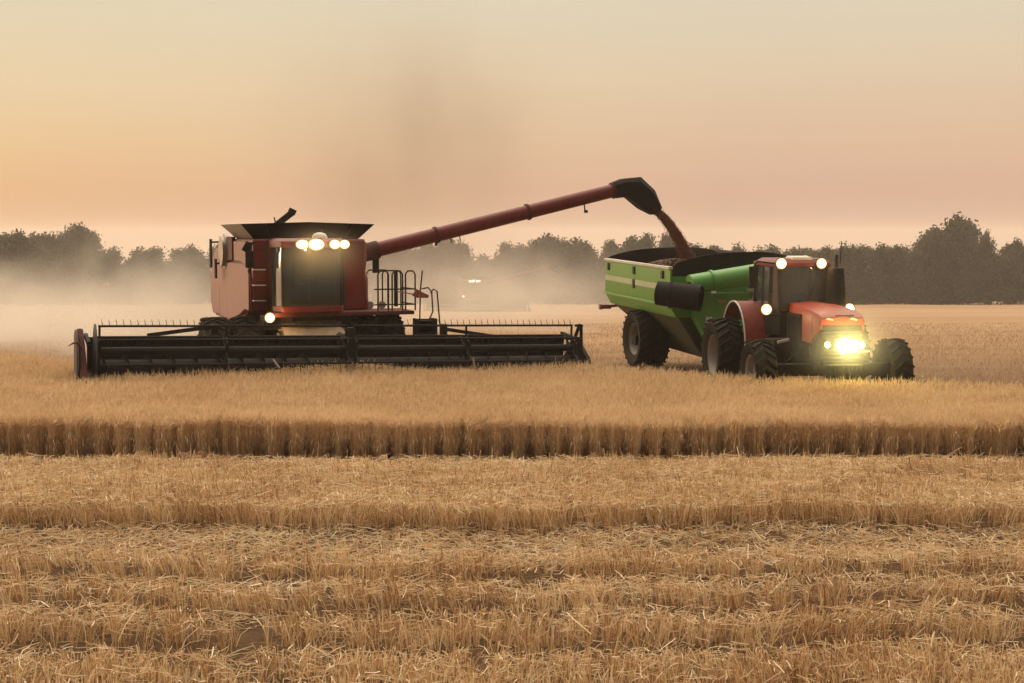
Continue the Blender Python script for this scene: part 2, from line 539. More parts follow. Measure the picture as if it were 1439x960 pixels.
def make_stubble():
    B = Batch()
    for (y0, y1, hh, den) in STRIPS:
        half = 2.6 + 0.40 * y1
        per = 5
        nt_ = int((y1 - y0) * 2 * half * den / per * 0.95)
        tx = rng.uniform(-half, half, nt_)
        row = 0.17
        ty = rng.uniform(y0 - 0.4, y1 + 0.4, nt_)
        inrow = rng.random(nt_) < 0.75
        ty = np.where(inrow, np.round(ty / row) * row + rng.normal(0, 0.016, nt_), ty)
        tw = strip_of(tx, ty)
        thin = vnoise2(tx, ty, 41, 0.30, 0.22) * 0.6 + vnoise2(tx, ty, 42, 1.3, 0.6) * 0.4
        k = (tw > y0) & (tw < y1) & (thin > 0.24 + 0.16 * rng.random(nt_))
        tx, ty = tx[k], ty[k]
        x = np.repeat(tx, per); yy = np.repeat(ty, per)
        n = len(x)
        ox, oy = rng.normal(0, 0.013, n), rng.normal(0, 0.011, n)
        x = x + ox; yy = yy + oy
        h = hh * (0.85 + 0.28 * vnoise2(x, yy, 43, 0.8, 0.5)) * rng.uniform(0.72, 1.12, n)
        h = np.where(rng.random(n) < 0.03, h * 1.35, h)
        la = rng.uniform(0, 2 * PI, n)
        lm = np.abs(rng.standard_normal(n)) * (0.16 + 0.22 * vnoise2(x, yy, 44, 1.8, 0.9)) * h
        wild = rng.random(n) < np.where(yy < 14.5, 0.20, 0.09)
        lm = np.where(wild, rng.uniform(0.4, 1.3, n) * h, lm)
        bias = (vnoise2(x, yy, 45, 2.2, 0.7) - 0.5) * 0.5 * h
        base = np.stack([x, yy, ground_z(x, yy)], -1)
        lean = np.stack([np.cos(la) * lm + bias + ox * h * 9, np.sin(la) * lm * 0.8 + oy * h * 9, np.zeros(n)], -1)
        top = base + lean; top[:, 2] += np.where(wild, h * 0.75, h)
        mid = base + lean * 0.38; mid[:, 2] += h * 0.52
        fa = rng.normal(0, 0.6, n)
        side = np.stack([np.cos(fa), np.sin(fa), np.zeros(n)], -1)
        wd = rng.uniform(0.005, 0.0115, n)
        v, f = ribbons(np.stack([base, mid, top], 1), side, np.stack([wd * 1.15, wd, wd * 0.9], 1)); B.add(v, f, 0)
        # ragged sheaths hanging off the stems
        q = rng.random(n) < 0.22
        m = q.sum()
        s = mid[q]; da = rng.uniform(0, 2 * PI, m)
        dd = np.stack([np.cos(da), np.sin(da) * 0.6, rng.uniform(-0.5, 0.5, m)], -1)
        e = s + dd * rng.uniform(0.04, 0.13, m)[:, None]
        v, f = ribbons(np.stack([s, (s + e) / 2 + np.array([0, 0, 0.012]), e], 1), np.tile([[0.3, 0.2, 0.93]], (m, 1)),
                       np.stack([np.full(m, 0.005), np.full(m, 0.008), np.full(m, 0.002)], 1)); B.add(v, f, 0)
    o = B.build('stubble', [STUB])
    tag(o, 'cut wheat stubble in uneven rows across the near field', 'stubble', kind='stuff')


make_stubble()


def make_litter():
    B = Batch()
    n = 120000
    y = rng.uniform(9.5, 25.0, n)
    x = rng.uniform(-1, 1, n) * (2.6 + 0.40 * y)
    w = strip_of(x, y)
    hz = np.zeros(n); prob = np.full(n, 0.30)
    for (y0, y1, hh, den) in STRIPS:
        k = (w >= y0) & (w < y1)
        hz[k] = hh
        prob[k] = 0.5 if hh < 0.06 else (1.0 if hh < 0.2 else 0.5)
    prob *= np.clip((y - 11.0) / 4.5, 0.30, 0.8)
    k = rng.random(n) < prob * (0.35 + 0.9 * vnoise2(x, y, 51, 1.1, 0.6))
    x, y, hz = x[k], y[k], hz[k]; n = len(x)
    L = rng.gamma(2.2, 0.055, n) + 0.04
    L = np.where(rng.random(n) < 0.03, L * 2.2, L)
    a = rng.normal(0, 0.75, n) + np.where(rng.random(n) < 0.3, rng.uniform(0, PI, n), 0)
    el = rng.normal(0, 0.28, n)
    d = np.stack([np.cos(a) * np.cos(el), np.sin(a) * np.cos(el), np.sin(el)], -1)
    low = ground_z(x, y) + 0.02 + rng.random(n) ** 1.5 * (hz * 0.9 + 0.04)
    zc = np.where((hz > 0.2) & (rng.random(n) < 0.6), hz * rng.uniform(0.78, 1.02, n), low)
    c = np.stack([x, y, zc], -1)
    bend = rng.normal(0, 0.12, (n, 3)) * L[:, None]
    p0 = c - d * (L / 2)[:, None]; p2 = c + d * (L / 2)[:, None]; p1 = c + bend * 0.5
    p0[:, 2] = np.maximum(p0[:, 2], 0.01); p2[:, 2] = np.maximum(p2[:, 2], 0.01); p1[:, 2] = np.maximum(p1[:, 2], 0.015)
    side = np.cross(d, rng.normal(0, 1, (n, 3)) * 0.5 + np.array([0.0, 0.9, 0.5])); side /= np.linalg.norm(side, axis=1)[:, None]
    wd = rng.uniform(0.005, 0.012, n)
    v, f = ribbons(np.stack([p0, p1, p2], 1), side, np.stack([wd * 0.8, wd, wd * 0.8], 1)); B.add(v, f, 0)
    # straw caught on top of the standing stubble
    for (y0, y1, hh, den) in STRIPS:
        if hh < 0.2: continue
        half = 2.6 + 0.40 * y1
        m = int((y1 - y0 + 0.3) * 2 * half * (330 if hh > 0.3 else 80))
        x = rng.uniform(-half, half, m); y = rng.uniform(y0 - 0.3, y1 + 0.3, m)
        w = strip_of(x, y)
        k = (w > y0 + 0.06) & (w < y1) & (vnoise2(x, y, 71, 0.9, 0.35) * 0.6 + vnoise2(x, y, 72, 0.25, 0.14) * 0.4 > 0.36)
        x, y = x[k], y[k]; m = len(x)
        L = rng.gamma(2.5, 0.04, m) + 0.04
        a = rng.uniform(0, 2 * PI, m); el = rng.normal(0, 0.22, m)
        d = np.stack([np.cos(a) * np.cos(el), np.sin(a) * np.cos(el), np.sin(el)], -1)
        z = hh * (0.85 + 0.28 * vnoise2(x, y, 43, 0.8, 0.5)) * rng.uniform(0.74, 0.98, m)
        c = np.stack([x, y, z], -1)
        side = np.cross(d, rng.normal(0, 0.5, (m, 3)) + np.array([0.0, 0.8, 0.6])); side /= np.linalg.norm(side, axis=1)[:, None]
        p0 = c - d * (L / 2)[:, None]; p2 = c + d * (L / 2)[:, None]
        p1 = c + rng.normal(0, 0.06, (m, 3)) * L[:, None]
        wd = rng.uniform(0.005, 0.012, m)
        v, f = ribbons(np.stack([p0, p1, p2], 1), side, np.stack([wd * 0.8, wd, wd * 0.8], 1)); B.add(v, f, 0)
    o = B.build('loose_straw', [LITTER])
    tag(o, 'loose pale straw and chaff strewn over the stubble', 'straw', kind='stuff')


make_litter()


def make_far_stubble():
    B = Batch()
    n = 120000
    y = 30.5 + (100 - 30.5) * rng.random(n) ** 1.6
    x = rng.uniform(-1, 1, n) * (5 + 0.44 * y)
    y = np.where(rng.random(n) < 0.7, np.round(y / 0.38) * 0.38 + rng.normal(0, 0.05, n), y)
    k = (y > back_edge(x) + 0.1) & (vnoise2(x, y, 61, 3.5, 0.8) > 0.22)
    x, y = x[k], y[k]; n = len(x)
    h = rng.uniform(0.05, 0.13, n)
    base = np.stack([x, y, ground_z(x, y) - 0.01], -1)
    top = base + np.stack([rng.normal(0, 0.05, n), rng.normal(0, 0.05, n), h], -1)
    fa = rng.normal(0, 0.6, n)
    side = np.stack([np.cos(fa), np.sin(fa), np.zeros(n)], -1)
    wd = rng.uniform(0.006, 0.014, n) * (0.6 + y / 90)
    v, f = ribbons(np.stack([base, top], 1), side, np.stack([wd, wd * 0.7], 1)); B.add(v, f, 0)
    o = B.build('far_stubble', [FARSTUB])
    tag(o, 'short stubble on the harvested ground behind the machines', 'stubble', kind='stuff')


make_far_stubble()


# ------------------------------------------------------------------ wheels
def add_wheel(parent, name, c, r, w, rim_r, out_sign, lugs=22, rim_mat=RIM):
    """tyre with chevron lugs, rim dish as its child part"""
    g = empty(name, c)
    g.parent = parent
    h = w / 2
    prof = [(-h * 0.72, rim_r), (-h * 0.95, rim_r + (r - rim_r) * 0.35), (-h * 0.98, r * 0.90), (-h * 0.80, r * 0.965),
            (0, r * 0.975), (h * 0.80, r * 0.965), (h * 0.98, r * 0.90), (h * 0.95, rim_r + (r - rim_r) * 0.35), (h * 0.72, rim_r)]
    m = MB().lathe(prof, (0, 0, 0), 48)
    for k in range(lugs):
        for s in (-1, 1):
            a0 = 2 * PI * (k + (0.5 if s > 0 else 0)) / lugs
            a1 = a0 + 2 * PI / lugs * 0.9
            pts = []
            for t in (0.0, 0.5, 1.0):
                a = a0 + (a1 - a0) * t; xx = s * h * (0.02 + 0.95 * t); rr = r * (0.995 if t < 0.9 else 0.965)
                pts.append(Vector((xx, rr * math.cos(a), rr * math.sin(a))))
            for p, q in zip(pts, pts[1:]):
                m.bar(p, q, r * 0.075, r * 0.065)
    m.build('tyre', RUBBER, g)
    s = out_sign
    rp = [(s * h * 0.78, rim_r * 1.02), (s * h * 0.70, rim_r * 0.97), (s * h * 0.62, rim_r * 0.90), (s * h * 0.15, rim_r * 0.80),
          (s * h * 0.10, rim_r * 0.42), (s * h * 0.30, rim_r * 0.36), (s * h * 0.30, 0.012)]
    m = MB().lathe(rp, (0, 0, 0), 36, closed=False)
    for k in range(8):
        a = 2 * PI * k / 8
        m.cyl((s * h * 0.05, rim_r * 0.6 * math.cos(a), rim_r * 0.6 * math.sin(a)), (s * h * 0.22, rim_r * 0.6 * math.cos(a), rim_r * 0.6 * math.sin(a)), rim_r * 0.05, n=8)
    m.build('rim', rim_mat, g)
    return g


def add_light(parent, loc, power, colr, radius=0.07):
    l = bpy.data.lights.new('lamp_light', 'POINT')
    l.energy = power; l.color = colr; l.shadow_soft_size = radius
    o = bpy.data.objects.new('lamp_light', l)
    col.objects.link(o)
    o.parent = parent; o.location = loc
    return o


def lamp(parent, c, r, mat, d=(0, -1, 0), name='work_lamp', wide=1.0):
    """round lamp: dark housing with the lit lens as its sub-part"""
    d = Vector(d).normalized(); c = Vector(c)
    x, y, z = frame_from(c, c + d)
    x = x * wide
    o = MB().rings([[c - d * b + x * (q * r * math.cos(2 * PI * i / 20)) + y * (q * r * math.sin(2 * PI * i / 20)) for i in range(20)] for b, q in ((0.10, 0.75), (0.0, 1.10))]).build(name, BLACK, parent)
    rr = []
    for rad, up in ((r, 0.006), (r * 0.85, 0.018), (r * 0.7, 0.025), (r * 0.5, 0.032), (r * 0.3, 0.036), (r * 0.04, 0.038)):
        rr.append([c + d * up + x * (rad * math.cos(2 * PI * i / 20)) + y * (rad * math.sin(2 * PI * i / 20)) for i in range(20)])
    ln = MB().rings(rr).build('lens', mat, o)
    a = ln.data.attributes.new('core', 'FLOAT', 'POINT')
    for v in ln.data.vertices:
        q = v.co - c
        q = q - d * q.dot(d)
        a.data[v.index].value = 1.0 - min(1.0, math.hypot(q.dot(x) / wide ** 2, q.dot(y)) / r)
    return o


# ------------------------------------------------------------------ combine harvester
def make_combine():
    z = 0.0
    root = empty('combine_harvester', (COMB['loc'][0], COMB['loc'][1], float(ground_z(0, COMB['loc'][1]))), (0, 0, R(COMB['th'])))
    tag(root, 'large red combine harvester with wide header cutting wheat, unloading auger swung out', 'combine harvester', 'combine harvesters in the field')
    # chassis and body
    m = MB().span(-1.25, 1.2, -0.5, 6.2, 0.95, 1.6)
    m.cyl((-2.6, 0, 0.9), (2.3, 0, 0.9), 0.2, n=14)
    m.span(-1.0, 0.95, -0.75, 0.2, 0.75, 1.9)
    m.span(-1.35, -0.6, -0.9, -0.3, 1.5, 1.86)
    m.build('chassis', DARKM, root, 0.02)
    body = [(-0.22, 1.93), (-0.22, 3.80), (4.9, 3.80), (6.1, 3.45), (6.8, 2.7), (6.95, 1.95), (6.5, 1.5), (3.0, 1.48), (1.3, 1.70), (0.6, 1.93)]
    b = MB().prism_x(body, -1.50, 1.46).build('body', RED, root, 0.05)
    # panel seams and ribs on the front faces beside the cab
    for zz in (2.55, 3.05, 3.5):
        MB().span(-1.46, -1.165, -0.245, -0.222, zz, zz + 0.025).build('panel_rib', RED_DARK, b)
    for xx in (-1.14, 0.78):
        MB().span(xx - 0.02, xx + 0.02, -0.26, -0.222, 1.95, 3.78).build('panel_rib', RED_DARK, b)
    for zz in (2.22, 2.62, 3.02):
        MB().tube([(-1.52, -0.23, zz), (-1.50, -0.31, zz), (-1.20, -0.31, zz), (-1.18, -0.23, zz)], 0.018).build('step_rung', PALE, b)
    # side shields on both flanks: curved lower shield, upper block, rear hood
    for s, x0 in ((-1, -1.50), (1, 1.46)):
        x1 = x0 + s * 0.10
        low = [(-0.10, 1.95)] + [(-0.10 + 1.2 * (1 - math.cos(a)), 2.70 + 0.45 * math.sin(a)) for a in [PI / 2 * k / 8 for k in range(9)]] + \
              [(4.9, 3.15), (4.9, 1.58), (3.0, 1.55), (1.4, 1.78), (0.6, 1.95)]
        MB().prism_x(low, x0 + s * 0.002, x1).build('side_shield', RED_SIDE_LIT, root, 0.03)
        up = [(-0.05, 3.20), (-0.05, 3.72), (2.35, 3.74), (2.35, 3.20), (1.2, 3.20), (0.5, 3.10), (0.1, 2.95)]
        MB().prism_x(up, x0 + s * 0.002, x1 - s * 0.02).build('upper_shield', RED_SIDE_LIT, root, 0.02)
        rear = [(4.96, 1.60), (4.96, 3.62), (6.0, 3.38), (6.66, 2.7), (6.80, 1.95), (6.4, 1.58)]
        MB().prism_x(rear, x0 + s * 0.002, x1 - s * 0.01).build('rear_hood_shield', RED_SIDE_LIT, root, 0.03)
    # engine intake screen at the rear right shoulder
    m = MB().prism_x([(2.5, 3.2), (2.5, 3.86), (4.85, 3.86), (4.85, 3.2)], -1.60, -1.502)
    m.build('intake_frame', RED_DARK, root, 0.02)
    m = MB().cyl((-1.60, 3.8, 3.45), (-1.72, 3.8, 3.45), 0.42, n=28); m.cyl((-1.5, 3.8, 3.45), (-1.62, 3.8, 3.45), 0.5, n=28)
    m.build('intake_screen', GREY, root)
    m = MB().box((-1.86, 4.7, 3.38), (0.05, 0.22, 0.82)).box((-1.80, 4.2, 2.95), (0.05, 0.20, 0.55)).bar((-1.5, 4.7, 3.7), (-1.86, 4.7, 3.7), 0.05, 0.05).bar((-1.5, 4.2, 3.1), (-1.8, 4.2, 3.1), 0.05, 0.05)
    m.build('rear_work_bracket', BLACK, root)
    # grain tank with flared extensions
    tb = [(-1.42, 0.25), (1.42, 0.25), (1.42, 3.0), (-1.42, 3.0)]
    tt = [(-1.78, -0.10), (1.74, -0.10), (1.74, 3.35), (-1.78, 3.35)]
    MB().span(-1.40, 1.40, 0.27, 2.98, 3.79, 3.86).build('grain_tank', DARKM, root)
    tank = [c for c in children_of(root) if c.name.startswith('grain_tank')][0]
    cz = [(0.0), (0.0)]
    for k in range(4):
        a, b2 = tb[k], tb[(k + 1) % 4]; c, d = tt[k], tt[(k + 1) % 4]
        ins = 0.97
        m = MB()
        # a gently crowned top edge
        mid_t = ((c[0] + d[0]) / 2, (c[1] + d[1]) / 2)
        lift = 0.05 if k in (0, 2) else 0.0
        outer = [Vector((a[0], a[1], 3.83)), Vector((b2[0], b2[1], 3.83)), Vector((d[0], d[1], 4.19)), Vector((mid_t[0], mid_t[1], 4.19 + lift)), Vector((c[0], c[1], 4.19))]
        cen = Vector((0, 1.6, 0))
        inner = [Vector(((p.x - cen.x) * ins + cen.x, (p.y - cen.y) * ins + cen.y, p.z + 0.0)) for p in outer]
        m.rings([outer, inner])
        m.build('tank_extension', BLACK if k != 3 else GREY, tank)  # left panel greyed: the light falling on it is put into its colour
    for x in (-1.0, -0.35, 0.35, 1.0):
        MB().bar((x, 0.16, 3.86), (x * 1.15, -0.10, 4.17), 0.04, 0.03).build('extension_stiffener', DARKM, tank)
    m = MB().bar((-0.72, 1.5, 4.05), (-0.14, 1.5, 4.50), 0.17, 0.16).bar((-0.16, 1.5, 4.47), (-0.10, 1.5, 4.60), 0.10, 0.2).bar((-0.55, 1.5, 4.1), (-0.62, 1.5, 4.38), 0.03, 0.03)
    m.build('bubble_up_auger', DARKM, tank)
    # cab
    fl = MB()
    plan = [(-1.06, -0.24), (-1.10, -0.9), (-0.95, -1.32), (-0.20, -1.46), (0.55, -1.32), (0.70, -0.9), (0.66, -0.24)]
    fl.rings([[Vector((x, y, 1.96)) for x, y in plan], [Vector((x, y, 2.12)) for x, y in plan]])
    cab = fl.build('cab', RED, root, 0.02)
    gl = [Vector((x, y, 2.12)) for x, y in plan], [Vector((x * 1.0, y - 0.0, 2.9)) for x, y in plan], [Vector(((x + 0.2) * 0.98 - 0.2, y * 0.97, 3.60)) for x, y in plan]
    for nm, ii, mt in (('windshield', (2, 3), CABGLASS), ('side_window', (0, 1), SIDEGLASS), ('side_window', (4, 5), SIDEGLASS)):
        m = MB()
        vv = [[m.bm.verts.new(r[i]) for i in (ii[0], ii[0] + 1, ii[0] + 2)] for r in gl]
        for a, b3 in zip(vv, vv[1:]):
            for i in (0, 1): m.bm.faces.new((a[i], a[i + 1], b3[i + 1], b3[i]))
        m.build(nm, mt, cab, smooth=60)
    for i in (1, 2, 4, 5):
        MB().tube([gl[0][i], gl[1][i], gl[2][i]], 0.035, 6).build('cab_pillar', BLACK, cab)
    m = MB().span(-1.02, 0.62, -0.30, -0.24, 2.12, 3.6)
    m.span(-0.5, 0.1, -0.75, -0.32, 2.15, 2.6); m.span(-0.48, 0.08, -0.42, -0.30, 2.6, 3.15)
    m.tube([(-0.2, -1.15, 2.15), (-0.2, -1.05, 2.75)], 0.05); m.cyl((-0.2, -1.06, 2.76), (-0.2, -1.04, 2.80), 0.2, n=16)
    m.build('cab_interior', DARKM, cab)
    rp = [(x * 1.05 + 0.01, y * 1.05 - 0.02) for x, y in plan]
    m = MB().rings([[Vector((x, y, 3.585)) for x, y in rp], [Vector((x, y, 3.74)) for x, y in rp], [Vector((x * 0.9, y * 0.9, 3.82)) for x, y in rp]])
    m.build('cab_roof', RED, cab, 0.02)
    m = MB()
    m.rings([[Vector((0.05 + 0.20 * math.cos(2 * PI * i / 20) * k, -1.1 + 0.2 * math.sin(2 * PI * i / 20) * k, zz)) for i in range(20)] for k, zz in ((1, 3.81), (0.95, 3.88), (0.7, 3.94), (0.2, 3.97))])
    m.build('roof_beacon', PALE, cab)
    for x, rr in ((-0.49, 0.11), (-0.15, 0.135), (0.34, 0.11), (0.60, 0.105)):
        yy = -1.62 + 0.18 * abs(x + 0.2)
        lamp(cab, (x, yy, 3.67), rr * 1.1, LAMP_WARM, wide=1.45 if x < 0 else 1.2)
    lamp(root, (-1.28, -1.30, 1.84), 0.13, LAMP_WARM, name='deck_lamp')
    MB().tube([(-1.28, -0.5, 1.7), (-1.28, -1.05, 1.72), (-1.28, -1.22, 1.84)], 0.03).build('lamp_bracket', BLACK, root)
    # mirror / camera stalk on the front right corner
    m = MB().box((-1.66, -0.32, 3.60), (0.17, 0.12, 0.26), (0, 0.5, 0)).box((-1.60, -0.30, 3.28), (0.20, 0.08, 0.42)).bar((-1.45, -0.24, 3.7), (-1.66, -0.3, 3.7), 0.04, 0.04)
    m.build('mirror', BLACK, root)
    # unloading auger
    p0 = Vector((0.9, 1.0, 3.22)); p1 = Vector((9.35, 1.0, 5.24))
    d = (p1 - p0).normalized()
    au = MB().cyl(p0, p1, 0.205, 0.195, n=24).build('unloading_auger', RED, root)
    for t in (0.34, 0.12, 0.66, 0.97):
        q = p0 + (p1 - p0) * t
        m = MB().cyl(q - d * 0.035, q + d * 0.035, 0.235, n=24)
        if t == 0.34: m.box(q - Vector((0, 0, 0.25)), (0.06, 0.05, 0.1))
        m.build('auger_flange', RED_DARK, au)
    for t in (0.39, 0.42):
        q = p0 + (p1 - p0) * t
        MB().bar(q - Vector((0, 0, 0.18)), q - Vector((-0.03, 0, 0.32)), 0.025, 0.025).build('hose_clip', BLACK, au)
    q = p0 + d * 0.55
    MB().cyl(p0 - d * 0.1, p0 + d * 1.25, 0.25, n=24).build('auger_elbow', RED_DARK, au)
    q = p0 + (p1 - p0) * 0.865
    m = MB().bar(q - Vector((0, 0, 0.2)), q + Vector((0.02, 0, -0.36)), 0.03, 0.03).box(q + Vector((0.05, 0, -0.39)), (0.10, 0.06, 0.08))
    m.build('spout_control', BLACK, au)
    # rubber spout: square-shouldered boot turning down
    m = MB()
    def sec(c, u, hw, hh):
        u = Vector(u).normalized(); s = Vector((0, 1, 0))
        w = u.cross(s)
        c = Vector(c)
        return [c + s * (hw * a) + w * (hh * b) for a, b in ((-1, -0.6), (-0.6, -1), (0.6, -1), (1, -0.6), (1, 0.6), (0.6, 1), (-0.6, 1), (-1, 0.6))]
    e = p1
    m.rings([sec(e - d * 0.25, d, 0.23, 0.23), sec(e + d * 0.10, d, 0.27, 0.27), sec(e + Vector((0.45, 0, -0.02)), (0.9, 0, -0.25), 0.31, 0.37),
             sec(e + Vector((0.80, 0, -0.30)), (0.75, 0, -0.6), 0.30, 0.33), sec(e + Vector((1.12, 0, -0.64)), (0.62, 0, -0.78), 0.24, 0.17)], True, False)
    m.build('spout', BLACK, au, smooth=25)
    m = MB().box((2.05, 1.0, 3.15), (0.16, 0.12, 0.55)).box((2.05, 1.0, 3.40), (0.5, 0.2, 0.06))
    m.build('auger_saddle', BLACK, root)
    # platform, railing and ladder on the cab side
    m = MB().span(0.78, 2.55, -1.05, 0.35, 1.84, 1.94).span(-1.15, 0.80, -1.30, -0.2, 1.84, 1.955)
    m.build('platform', RED_DARK, root, 0.015)
    m = MB()
    def hoop(x0, x1, y, zt, zb, r):
        m.tube([(x0, y, zb), (x0, y, zt - 0.08), (x0 + 0.06, y, zt), (x1 - 0.06, y, zt), (x1, y, zt - 0.08), (x1, y, zb)], r, 6)
    for a, b2 in ((1.60, 1.88), (1.98, 2.26), (2.34, 2.6)):
        hoop(a, b2, -0.95, 2.97, 1.94, 0.022)
    hoop(1.62, 2.2, 0.3, 2.97, 1.94, 0.02)
    hoop(2.05, 2.56, 0.3, 2.95, 1.94, 0.02)
    for zz in (2.10, 2.50): m.tube([(1.5, -0.95, zz), (2.62, -0.95, zz)], 0.02, 6); m.tube([(2.58, -0.9, zz), (2.58, 0.3, zz)], 0.018, 6)
    m.box((2.08, -0.95, 2.5), (0.09, 0.06, 0.9))
    m.build('railing', BLACK, root)
    m = MB()
    m.tube([(2.72, -0.95, 1.6), (2.74, -0.95, 2.45), (2.80, -0.95, 2.98)], 0.02, 6)
    m.tube([(2.78, -0.95, 2.5), (2.95, -0.95, 2.53), (3.05, -0.95, 2.42), (3.08, -0.95, 1.9), (2.92, -0.95, 1.55)], 0.02, 6)
    m.tube([(3.08, -0.75, 2.38), (3.16, -0.75, 2.48), (3.26, -0.75, 2.42), (3.32, -0.75, 1.7), (3.40, -0.75, 1.0)], 0.02, 6)
    m.build('ladder_rail', BLACK, root)
    m = MB()
    for k, zz in enumerate((1.62, 1.30, 1.0, 0.70)):
        m.span(2.62, 3.12, -1.0 - 0.05 * k, -0.72 - 0.05 * k, zz, zz + 0.05)
    m.span(2.60, 2.66, -1.1, -0.7, 0.68, 1.72); m.span(3.10, 3.16, -1.1, -0.7, 0.68, 1.72); m.span(2.66, 3.10, -0.72, -0.69, 0.9, 1.7)
    m.build('ladder', BLACK, root)
    m = MB().bar((2.1, -1.0, 2.44), (2.55, -1.0, 2.36), 0.03, 0.03).prism_y([(2.50, 2.34), (2.62, 2.50), (2.72, 2.44), (2.95, 2.33), (2.93, 2.26), (2.6, 2.27)], -1.05, -0.98)
    m.build('reflector_arm', REFLECT, root)
    m = MB().cyl((1.62, 0.1, 2.05), (1.62, -0.05, 2.05), 0.10, n=14).cyl((1.95, 0.1, 2.05), (1.95, -0.05, 2.05), 0.10, n=14)
    m.build('hydraulic_filter', GREY, root)
    # feeder house
    m = MB()
    def ring(y, zc, hw, hh): return [Vector((-0.2 - hw, y, zc - hh)), Vector((-0.2 + hw, y, zc - hh)), Vector((-0.2 + hw, y, zc + hh)), Vector((-0.2 - hw, y, zc + hh))]
    m.rings([ring(-0.4, 1.45, 0.70, 0.36), ring(-1.3, 1.22, 0.75, 0.34), ring(-2.35, 0.88, 0.85, 0.36)])
    for k in range(4):
        t = k / 3.5
        m.bar((-1.05, -0.8 - t * 1.4, 1.66 - t * 0.5), (0.65, -0.8 - t * 1.4, 1.66 - t * 0.5), 0.05, 0.05)
    m.cyl((-1.0, -0.9, 1.4), (-1.05, -2.2, 0.8), 0.05); m.cyl((0.6, -0.9, 1.4), (0.65, -2.2, 0.8), 0.05)
    m.build('feeder_house', TAN, root, 0.01)
    # wheels
    for x, s in ((-2.48, -1), (-1.72, -1), (1.38, 1), (2.10, 1)):
        add_wheel(root, 'front_wheel', (x, 0, 0.89), 0.90, 0.62, 0.46, s, 24)
    for x, s in ((-1.35, -1), (1.3, 1)):
        add_wheel(root, 'rear_wheel', (x, 4.7, 0.66 + 0.0), 0.66, 0.46, 0.34, s, 18)
    MB().cyl((-1.3, 4.7, 0.66), (1.3, 4.7, 0.66), 0.12).build('rear_axle', DARKM, root)
    # ---------------- header
    hd = empty('header', (0.18, 0, 0.03), (0, R(1.15), 0)); hd.parent = root
    XL, XR = -5.95, 5.98
    sheet = [(-2.45, 0.28), (-2.38, 0.30), (-2.36, 1.36), (-2.50, 1.40), (-2.52, 1.30), (-2.46, 1.22)]
    m = MB().prism_x(sheet, XL, XR)
    m.prism_x([(-3.75, 0.16), (-2.40, 0.24), (-2.40, 0.30), (-3.75, 0.20)], XL, XR)
    k = XL
    while k < XR:
        m.span(k, k + 0.05, -2.36, -2.26, 0.3, 1.36); k += 1.15
    m.build('header_frame', BLACK, hd, 0.01)
    MB().span(XL, XR, -2.30, -2.12, 1.16, 1.34).build('header_beam', BLACK, hd, 0.01)
    # cross auger with flights winding inward
    m = MB().cyl((XL + 0.1, -2.92, 0.66), (XR - 0.1, -2.92, 0.66), 0.24, n=20)
    n = 420
    for half, x0, x1, sg in ((0, XL + 0.15, -0.75, 1), (1, 0.75, XR - 0.15, -1)):
        prev = None
        for i in range(n):
            t = i / (n - 1); x = x0 + (x1 - x0) * t; a = sg * (x - x0) / 0.52 * 2 * PI
            pi_ = m.bm.verts.new((x, -2.92 + 0.24 * math.cos(a), 0.66 + 0.24 * math.sin(a)))
            po = m.bm.verts.new((x, -2.92 + 0.37 * math.cos(a), 0.66 + 0.37 * math.sin(a)))
            if prev: m.bm.faces.new((prev[0], prev[1], po, pi_))
            prev = (pi_, po)
    m.build('cross_auger', BLACK, hd)
    m = MB().span(XL, XR, -3.92, -3.72, 0.15, 0.19)
    k = XL + 0.05
    while k < XR:
        m.bar((k, -3.85, 0.17), (k, -4.05, 0.16), 0.035, 0.025); k += 0.12
    m.build('cutter_bar', BLACK, hd)
    # reel
    RC, RRAD = (-3.42, 1.14), 0.565
    for (x0, x1) in ((XL + 0.18, -0.02), (0.14, XR - 0.16)):
        for kk in range(6):
            a = PI / 2 + kk * PI / 3
            by, bz = RC[0] + RRAD * math.cos(a), RC[1] + RRAD * math.sin(a)
            m = MB().cyl((x0, by, bz), (x1, by, bz), 0.026, n=8)
            top = kk == 0
            x = x0 + 0.1
            while x < x1:
                if top: m.cyl((x, by, bz), (x - 0.025, by + 0.03, bz + 0.15), 0.009, 0.006, n=5)
                else: m.cyl((x, by, bz), (x, by - 0.04, bz - 0.2), 0.009, 0.006, n=5)
                x += 0.158
            m.build('reel_bat', BLACK, hd)
        MB().cyl((x0, RC[0], RC[1]), (x1, RC[0], RC[1]), 0.09, n=14).build('reel_shaft', BLACK, hd)
        for xs in (x0 + 0.03, (x0 + x1) / 2, x1 - 0.03):
            m = MB()
            for kk in range(6):
                a = PI / 2 + kk * PI / 3
                m.bar((xs, RC[0], RC[1]), (xs, RC[0] + RRAD * math.cos(a), RC[1] + RRAD * math.sin(a)), 0.05, 0.02)
                b4 = a + PI / 3
                m.bar((xs, RC[0] + RRAD * 0.55 * math.cos(a), RC[1] + RRAD * 0.55 * math.sin(a)), (xs, RC[0] + RRAD * 0.55 * math.cos(b4), RC[1] + RRAD * 0.55 * math.sin(b4)), 0.04, 0.02)
            m.build('reel_spider', BLACK, hd)
    for xa in (XL - 0.02, 0.06, XR + 0.02):
        m = MB().bar((xa, -2.25, 1.42), (xa, -3.45, 1.30), 0.08, 0.11).bar((xa, -3.45, 1.30), (xa, RC[0], RC[1]), 0.08, 0.10)
        if xa == 0.06: m.box((xa, -3.4, 1.3), (0.16, 0.24, 0.72)).box((xa + 0.03, -2.6, 1.0), (0.3, 0.3, 0.9))
        m.build('reel_arm', BLACK, hd)
    m = MB().bar((-4.6, -2.5, 1.43), (-3.1, -2.5, 1.63), 0.09, 0.09).box((-3.05, -2.5, 1.58), (0.16, 0.16, 0.22))
    m.build('reel_lift_brace', BLACK, hd)
